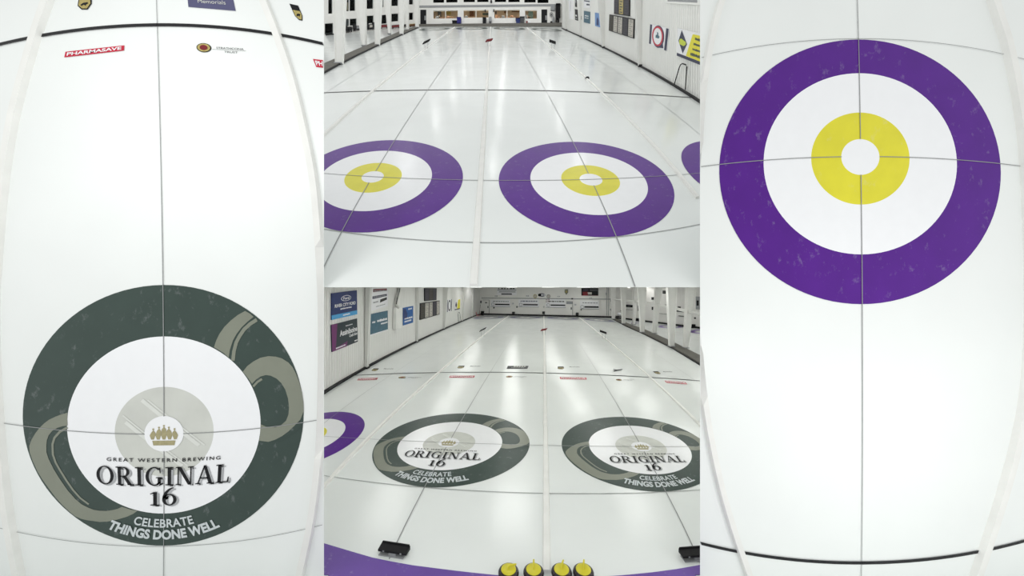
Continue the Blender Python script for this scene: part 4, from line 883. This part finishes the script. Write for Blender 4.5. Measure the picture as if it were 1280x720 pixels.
# ---- end wall of the lower hall
A = cornB; B2 = s_bot(767.5, 397.2)
W, hit, _, Ln = holed_wall(A, B2, 4.0, [], 'wall_back', 'endwall', 'far white wall of the lower hall with scoreboards', zlow=-.02)
def wp(x0, y0, x1, y1): return pr(x0, y0, x1, y1, h=hit)
struct(wbox(W, .1, Ln-.1, 0.0, .20, .0, .25), 'trim_4', 'trim', 'dark rubber kick strip at the far end of the lower hall')
a, b, zb, zt = wp(602, 373.0, 766, 373.5); struct(wbox(W, .2, Ln-.1, zb, zt, 0, .06), 'trim_5', 'grey', 'thin ledge half way up the far wall of the lower hall')
for i, (bx0, by0, bx1, by1, sx0, sy0, sx1, sy1, kk) in enumerate(((613.7,374.6,637.8,383.6,619.2,379.6,637.2,381.5,'grey'),(648.3,373.8,673.6,383.8,654.2,379.9,672.4,381.8,'plum'),(682.6,373.9,707.2,384.5,688.6,380.6,706.7,382.4,'ink'),(725.2,375.4,749,386.3,730.6,382.6,748.4,384.8,'grey'))):
    a, b, zb, zt = wp(bx0, by0, bx1, by1); nm = ['leftmost', 'second from left', 'third from left', 'rightmost'][i]
    t = thing('scoreboard', W((a+b)/2, zb, .05), 'white scoreboard with a dark strip on the far wall, %s of four' % nm, 'scoreboard', 'scoreboards on the far wall')
    wbox(W, a, b, zb, zt, .005, .09).build('board', 'white', t, bevel=.01)
    s0, s1, z0, z1 = wp(sx0, sy0, sx1, sy1); st = wbox(W, s0, s1, z0, z1, .09, .12).build('number_strip', 'ink', t)
    m = MB()
    for q in range(10): u = s0+(s1-s0)*(q+.5)/10; m.poly([W(u-.05, z0+.05, .125), W(u+.05, z0+.05, .125), W(u+.05, z1-.05, .125), W(u-.05, z1-.05, .125)])
    m.build('number_marks', 'darkgrey', st)
    m = MB(); mid = a+(s0-a)*.5; zc = (z0+z1)/2
    m.tube([W(mid+.22*math.cos(q*PI/8), zc+.2*math.sin(q*PI/8), .1) for q in range(17)], .03, 6); m.build('emblem', 'grey', t)
    m = MB(); rr = random.Random(i); u = a+.3
    while u < b-.3:
        w_ = rr.uniform(.15, .4); h_ = zt-(zt-z1)*.42; m.poly([W(u, h_-.06, .095), W(min(u+w_, b-.2), h_-.06, .095), W(min(u+w_, b-.2), h_+.06, .095), W(u, h_+.06, .095)]); u += w_+.08
    m.build('lettering', kk, t); wbox(W, a, b, zb-.03, zb+.02, .005, .16).build('ledge', 'grey', t)
for i, (x0, y0, x1, y1, lb) in enumerate(((603.8,374.6,611.8,392.6,'pale door at the left end of the far wall, lower hall'),(708,376.6,716,393.6,'pale door with grey top between scoreboards, lower hall'))):
    a, b, zb, zt = wp(x0, y0, x1, y1); zb = .2; d = struct(wbox(W, a, b, zb, zt, .005, .05), 'door_%d' % (i+3), 'endwall', lb)
    wbox(W, b-.04, b, zb, zt, .05, .09).build('door_frame', 'darkgrey', d); wbox(W, a, b, zt-(.36 if i else .06), zt, .05, .09).build('header', 'grey', d); wbox(W, b-.25, b-.14, .95, 1.25, .05, .11).build('door_handle', 'ink', d)
    if i == 0: wbox(W, (a+b)/2-.15, (a+b)/2+.15, zt-.5, zt-.35, .05, .07).build('notice', 'darkgrey', d)
def wthing(nm, lb, cat, r, m, d=.12, extra=(), lift=.005):
    a, b, zb, zt = wp(*r); t = thing(nm, W((a+b)/2, zb, lift), lb, cat); wbox(W, a, b, zb, zt, lift, d).build('body', m, t, bevel=.01)
    for pn, mm, u0, v0, u1, v1 in extra: wbox(W, a+(b-a)*u0, a+(b-a)*u1, zb+(zt-zb)*v0, zb+(zt-zb)*v1, d, d+.02).build(pn, mm, t)
    return t
wthing('wall_sign', 'white sign with black lettering cut by the top edge, left on the far wall', 'sign', (621.5,360.1,646,369), 'white', .05, [('letter','ink',.06+.15*q,.86,.06+.15*q+w_,1.0) for q, w_ in ((0,.05),(1,.10),(2,.07),(3,.05),(4,.11),(4.9,.10))]+[('lettering','grey',.02,.66,.98,.78),('lettering','grey',.1,.40,.94,.52),('lettering','darkgrey',.22,.06,.76,.24)])
wthing('wall_picture', 'wide dark picture with reddish lower half high on the far wall', 'picture', (726.8,360.1,747.9,369.6), 'ink', .08, [('dark_shape','maroon',.08,.05,.40,.5),('bright_shape','parch',.36,.15,.62,.45),('crowd','darkgrey',.5,.6,.96,.92),('crowd','slate',.1,.6,.42,.9),('bottom_edge','maroon',.0,.0,1,.05)])
a, b, zb, zt = wp(673.3,366.6,681.8,370.9); t = thing('wall_sign', W((a+b)/2, zb, .05), 'dark blue oval emblem between two small round plaques on the far wall', 'sign')
cc = lambda u, z, r1, r2, d, n=24: MB().poly([W(u+r1*math.cos(2*PI*q/n), z+r2*math.sin(2*PI*q/n), d) for q in range(n)])
c_ = (a+b)/2; z_ = (zb+zt)/2; cc(c_, z_, (b-a)/2, (zt-zb)/2, .05).build('oval', 'navy2', t); cc(a+.15, z_, .22, .2, .06).build('stone_mark', 'ink', t)
m = MB();
for q in range(3): m.poly([W(c_-.1+q*.2, z_-.12, .07), W(c_+.0+q*.2, z_-.12, .07), W(c_+.05+q*.2, z_+.13, .07), W(c_-.08+q*.2, z_+.13, .07)])
m.build('lettering', 'white', t)
for px, py, m_, lb in ((669,370.2,'gold','small round gold-rimmed plaque left of the blue emblem'),(685.7,370.4,'grey','small round grey-rimmed plaque right of the blue emblem')):
    s_, zc_ = hit(px, py); t = thing('round_plaque', W(s_, zc_, .03), lb, 'plaque'); m = MB(); m.tube([W(s_+.24*math.cos(q*PI/10), zc_+.24*math.sin(q*PI/10), .04) for q in range(21)], .035, 6, False); m.build('rim', m_, t); cc(s_, zc_, .22, .22, .03).build('face', 'parch', t)
s_, zc_ = hit(708, 364.6); t = thing('wall_crest', W(s_, zc_, .03), 'small gold crest high on the far wall above the door with grey top', 'crest')
m = MB(); m.poly([W(s_-.22, zc_+.3, .06), W(s_+.22, zc_+.3, .06), W(s_+.24, zc_-.1, .06), W(s_, zc_-.42, .06), W(s_-.24, zc_-.1, .06)]); m.build('shield', 'taupe', t); cc(s_, zc_, .12, .15, .07).build('boss', 'gold', t)
for i, (r, m_, nm, lb, cat) in enumerate((((641,389.6,643.6,392.6),'ink','stone_box','small black box on the floor between the first two scoreboards','box'),((678.6,389.2,681,392.6),'ink','stone_box','small black box on the floor between the second and third scoreboards','box'),((720,390.6,723.4,394),'ink','stone_box','black box on the floor left of the rightmost scoreboard','box'),
        ((645.8,382.5,647,384.6),'ink','wall_phone','tiny black box on the wall left of the second scoreboard','phone'),((617,383.6,618.2,385.6),'ink','wall_hook','tiny black hook below the leftmost scoreboard','hook'),((726,386.2,727,388),'ink','wall_hook','tiny black hook below the rightmost scoreboard','hook'),((679.2,382.6,680.4,384.3),'grey','wall_switch','tiny grey switch left of the third scoreboard','switch'),
        ((640.4,378.6,642.2,380.2),'grey','wall_switch','tiny grey switch right of the leftmost scoreboard','switch'),((718.2,380,720.2,381.6),'grey','wall_switch','tiny grey switch right of the door with grey top','switch'),((600.8,375.8,602,379),'ink','wall_speaker','small black speaker beside the far left door','speaker'),((714.2,372.6,716.4,374.2),'ink','exit_lamp','small dark lamp above the door with grey top','lamp'),((697,370,700,371.2),'grey','number_plate','small grey plate above the third scoreboard','plate'),((737,372,740,373),'grey','number_plate','small grey plate above the rightmost scoreboard','plate'),((619,369.4,621.8,370.8),'grey','number_plate','small grey plate above the leftmost scoreboard','plate'),((658,369.2,661.2,370.6),'grey','number_plate','small grey plate above the second scoreboard','plate'),
        ((682.6,374.3,687,375.3),'maroon','name_strip','dark red strip at the top left of the third scoreboard','strip'),((682.6,376.6,687,377.6),'brown','name_strip','brown strip below the dark red strip of the third scoreboard','strip'),((757,366,758.2,368.6),'grey','wall_speaker','thin grey fitting high at the right end of the far wall','fitting'),((763,375.3,765,376.7),'darkgrey','wall_switch','dark switch at the right end of the far wall','switch'),((762.6,386,764.4,388),'darkgrey','wall_socket','dark socket low at the right end of the far wall','socket'))):
    wthing(nm, lb, cat, r, m_, .16 if i > 2 else .4, [('face', 'darkgrey' if m_ == 'ink' else 'white', .2, .25, .8, .75)])
# conduits down the far wall near its right end
for px in (758.5, 760.7): s_, _z = hit(px, 380); tag(MB().tube([W(s_, .25, .05), W(s_, 3.9, .05)], .03, 8).build('conduit', 'grey'), 'thin grey conduit down the far wall, %s one near its right end' % ('left' if px < 759 else 'right'), 'conduit')

# ---- walkway, posts and neighbouring rink on the right of the lower hall
Lt = [s_bot(x, y) for x, y in ((766.5,399.2),(783.3,408.3),(804.2,417.4),(841.7,436),(874.2,455.6),(900,470))]
Rt = [s_bot(x, y) for x, y in ((772,398.9),(787,406),(807,413.2),(843.7,430),(875,446),(900,459))]
up1 = Vector((0,0,.10)); mb = MB(); mb.strip([p+up1 for p in Lt], [p+up1 for p in Rt]); mb.strip([p+up1 for p in Lt], Lt); mb.strip([p+up1 for p in Rt], Rt); tag(mb.build('walkway', 'walk'), 'grey-brown raised walkway under the posts on the right of the lower hall', 'walkway')
mb = MB(); mb.strip([p+Vector((-.07,0,.06)) for p in Lt], [p+Vector((-.07,0,.0)) for p in Lt]); mb.strip([p+Vector((-.07,0,.06)) for p in Lt], [p+Vector((-.01,0,.06)) for p in Lt]); struct(mb, 'trim_6', 'trim', 'dark edge of the walkway, lower hall')
for a in ((838.4,843.2,435.4,835,846.8,361,'nearest and widest white post on the right of the lower hall'),(801.7,805.6,416.9,798,808.2,361,'white post at the ice edge, second nearest on the right of the lower hall'),(778.2,781.8,405.8,776.7,783.2,361,'white post at the ice edge, third nearest on the right of the lower hall'),(765.6,768.8,399.9,763.8,770.2,361,'white post at the far corner beside the end wall, lower hall'),
          (856.6,860.6,437.2,860,870.5,361,'leaning white post cut near the right edge of the lower hall'),(817,820.6,418.4,820,828.2,361,'leaning tapered white post behind the walkway, lower hall'),(791.6,794,407,793,799.2,361,'leaning thin white post furthest behind the walkway, lower hall')):
    post(s_bot, a[0], a[1], a[2], a[3], a[4], a[5], a[6], None, ztop_=3.99)
p = [at(x, y, Y) for x, y, Y in ((769,374.6,39),(797,377.4,33),(824,381.5,27),(853,387.8,21.6),(885,395.5,18))]
tag(MB().tube([q+Vector((.2,.75,0)) for q in p], .10, 10).build('pipe_rail', 'steel', smooth=True), 'long white horizontal pipe running behind the posts, lower hall', 'pipe')
A3 = s_bot(761, 396.4); B3 = s_bot(890, 412.5)
W, hit, _, Ln = holed_wall(A3, B3, 4.0, [], 'wall_right', 'endwall', 'far wall of the neighbouring rink, right of the lower hall', zlow=-.02)
struct(wbox(W, .1, Ln-.1, 0, .16, 0, .2), 'trim_7', 'trim', 'dark kick strip of the neighbouring rink wall')
for i, (r, m_, nm, lb, cat) in enumerate((((783,380.8,791.3,384.3),'ink','noticeboard','black board behind the thin posts, neighbouring rink','board'),((783,386.6,791.3,387.6),'ink','scoreboard_rail','thin black strip below the black board, neighbouring rink','rail'),((825,391.6,836.8,393),'ink','scoreboard_rail','long black strip between the two big posts, neighbouring rink','rail'),((846.6,386.8,858.2,390.4),'ink','noticeboard','black board right of the nearest post','board'),((849,394.4,858.4,396),'ink','scoreboard_rail','black strip below the board right of the nearest post','rail'),
        ((829,363.2,833.4,367.2),'ink','wall_speaker','black speaker high between posts, neighbouring rink','speaker'),((815,371.4,818.4,374.8),'ink','wall_speaker','black round-bottomed speaker right of the second post','speaker'),((815.4,383.6,817.4,387.4),'ink','wall_box','small black box below the speaker right of the second post','box'),((798,382,799.4,388.6),'ink','wall_box','narrow black box left of the second post','box'),((870.6,370.6,875.6,387),'grey','poster','grey poster with dark figure at the right edge','poster'),
        ((832.5,380.8,836.5,383.6),'darkgrey','wall_box','small dark box left of the nearest post','box'),((848,383,851,385.8),'ink','wall_box','small black box right of the nearest post','box'),((868.4,396.6,870,398.6),'ink','wall_box','tiny dark box near the right edge','box'),((866.5,405,869.5,410),'ink','floor_box','black object on the floor near the right edge','box'),((795.4,397.4,800.2,401),'ink','equipment_box','low black box on the floor left of the second post','box'))):
    wthing(nm, lb, cat, r, m_, .10 if i < 13 else .5, [('face', 'darkgrey' if m_ == 'ink' else 'ink', .25, .3, .75, .7)])
for (x0, x1) in ((783,791),(851,861)):
    a, b, zb, zt = pr(x0, 360.5, x1, 377, h=hit); t = thing('ribbed_shutter', W((a+b)/2, zb, .03), 'pale ribbed shutter high on the neighbouring rink wall, %s one' % ('left' if x0 < 800 else 'right'), 'shutter')
    wbox(W, a, b, zb, 3.9, .005, .06).build('curtain', 'endwall', t); m = MB()
    for q in range(7): u = a+(b-a)*(q+.5)/7; m.hexa([W(u-.04,zb,.09),W(u+.04,zb,.09),W(u+.04,3.9,.09),W(u-.04,3.9,.09),W(u-.06,zb,.06),W(u+.06,zb,.06),W(u+.06,3.9,.06),W(u-.06,3.9,.06)])
    m.build('rib', 'steel', t)
for i, (cx, cy, rx, ry, nm) in enumerate(((797,403.7,9,1.2,'leftmost'),(838,408.3,15,2.1,'middle'),(880,414.5,18,2.8,'rightmost'))):
    c = s_bot(cx, cy); mb = MB(); P1 = [s_bot(cx+rx*math.cos(q*PI/24), cy+ry*math.sin(q*PI/24), .004) for q in range(48)]; P2 = [s_bot(cx+rx*.66*math.cos(q*PI/24), cy+ry*.66*math.sin(q*PI/24), .004) for q in range(48)]
    mb.strip(P1, P2, True); t = thing('curling_house', c, 'faint purple house on the neighbouring rink ice, %s of its row' % nm, 'curling house', 'houses of the neighbouring rink'); mb.build('outer_ring', 'purple', t)
# cart in the corner behind the first post
p = s_bot(773.5, 399.4); p.z = .10; t = thing('hand_cart', p, 'black cart with white tank behind the far corner posts, lower hall', 'cart')
MB().box(p.x-.35, p.x+.35, p.y-.2, p.y+.2, .35, .45).build('frame', 'ink', t)
MB().lathe(p+Vector((.05,0,.36)), [(.10,0),(.22,.06),(.24,.2),(.20,.34),(.06,.38)], 20).build('tank', 'white', t, True)
for s in (-1, 1): MB().tube([p+Vector((s*.28,-.24,.14)), p+Vector((s*.28,-.16,.14))], .13, 18).build('wheel', 'rubber', t)
MB().tube([p+Vector((.3,0,.3)), p+Vector((.42,0,.8)), p+Vector((.18,0,1.0))], .03, 8).build('handle', 'ink', t)
MB().box(p.x-.05, p.x+.05, p.y-.05, p.y+.05, .10, .36).build('support', 'ink', t)
marker(s_bot, 603.3, 412, 421.5, 'rubber', 'black tilted marker standing on the left strip of the lower hall', .10)
marker(s_bot, 679.6, 412.1, 419, 'maroon', 'small red marker standing on the middle strip of the lower hall', .03)
marker(s_bot, 754.8, 415.2, 424, 'rubber', 'black tilted marker standing on the right strip of the lower hall', -.10)

# ---- ceiling of the lower hall with lamps, lamps above the upper hall
mb = MB().hexa([(-25,4.75,3.99),(25,4.75,3.99),(25,52,3.99),(-25,52,3.99),(-25,4.85,4.05),(25,4.85,4.05),(25,52,4.6),(-25,52,4.6)]); struct(mb, 'ceiling', 'endwall', 'flat white ceiling of the lower hall')
for X in (-4.4, 0, 4.4, 8.8, 14.5):
    for j in range(8):
        Y = 7+j*4.9
        t = thing('ceiling_light', (X, Y, 3.9), 'flat ceiling lamp over the lower hall', 'ceiling light', 'lamps over the lower hall')
        MB().box(X-.65, X+.65, Y-1.3, Y+1.3, 3.90, 3.985).build('housing', 'steel', t); MB().box(X-.6, X+.6, Y-1.25, Y+1.25, 3.875, 3.90).build('diffuser', 'lamp', t)
for X in (-5.6, -1.0, 3.6, 8.4):
    for j in range(5):
        Y = 13+j*7; z = ztop(Y)+5.2
        t = thing('hanging_light', (X, Y, z), 'long tube lamp hanging over the upper hall', 'hanging light', 'lamps over the upper hall')
        MB().hexa([(X-.12,Y-1.2,z-.06-1.03),(X+.12,Y-1.2,z-.06-1.03),(X+.12,Y+1.2,z-.06+1.03),(X-.12,Y+1.2,z-.06+1.03),(X-.12,Y-1.2,z+.06-1.03),(X+.12,Y-1.2,z+.06-1.03),(X+.12,Y+1.2,z+.06+1.03),(X-.12,Y+1.2,z+.06+1.03)]).build('housing', 'steel', t)
        MB().tube([(X, Y-1.15, z-.12-.99), (X, Y+1.15, z-.12+.99)], .05, 10).build('tube', 'lampbright', t)
# lounge lamps
def area(name, loc, rot, sx, sy, e, col=(1,1,1)):
    l = bpy.data.lights.new(name, 'AREA'); l.shape = 'RECTANGLE'; l.size = sx; l.size_y = sy; l.energy = e; l.color = col
    o = bpy.data.objects.new(name, l); C.objects.link(o); o.location = loc; o.rotation_euler = rot; return o
Wl, hitl, rl, Lnl = None, None, None, None
for q in lounge_lamps: area('lounge_lamp', q, (math.radians(60), 0, 0), 4.5, .15, 110, (1, .92, .8))

# world: even, slightly cool light
w = bpy.data.worlds.new('World'); sc.world = w; w.use_nodes = True; nt = w.node_tree
tc = nt.nodes.new('ShaderNodeTexCoord'); n = nt.nodes.new('ShaderNodeTexNoise'); n.inputs['Scale'].default_value = 1.2
r = nt.nodes.new('ShaderNodeValToRGB'); r.color_ramp.elements[0].color = (.795,.81,.80,1); r.color_ramp.elements[1].color = (.87,.88,.872,1)
nt.links.new(tc.outputs['Generated'], n.inputs['Vector']); nt.links.new(n.outputs['Fac'], r.inputs['Fac']); nt.links.new(r.outputs['Color'], nt.nodes['Background'].inputs['Color'])
nt.nodes['Background'].inputs['Strength'].default_value = 1.0
# two added fill lights, out of view, brightening the upright sheets
area('sheet_fill', (-4.3, 1.2, 6.4), (math.radians(62), 0, 0), 2.2, .6, 48)
area('sheet_fill', (4.6, 1.0, 2.2), (math.radians(84), 0, 0), 2.0, .8, 44)
for o in list(C.objects):
    if '_o' in o: del o['_o']
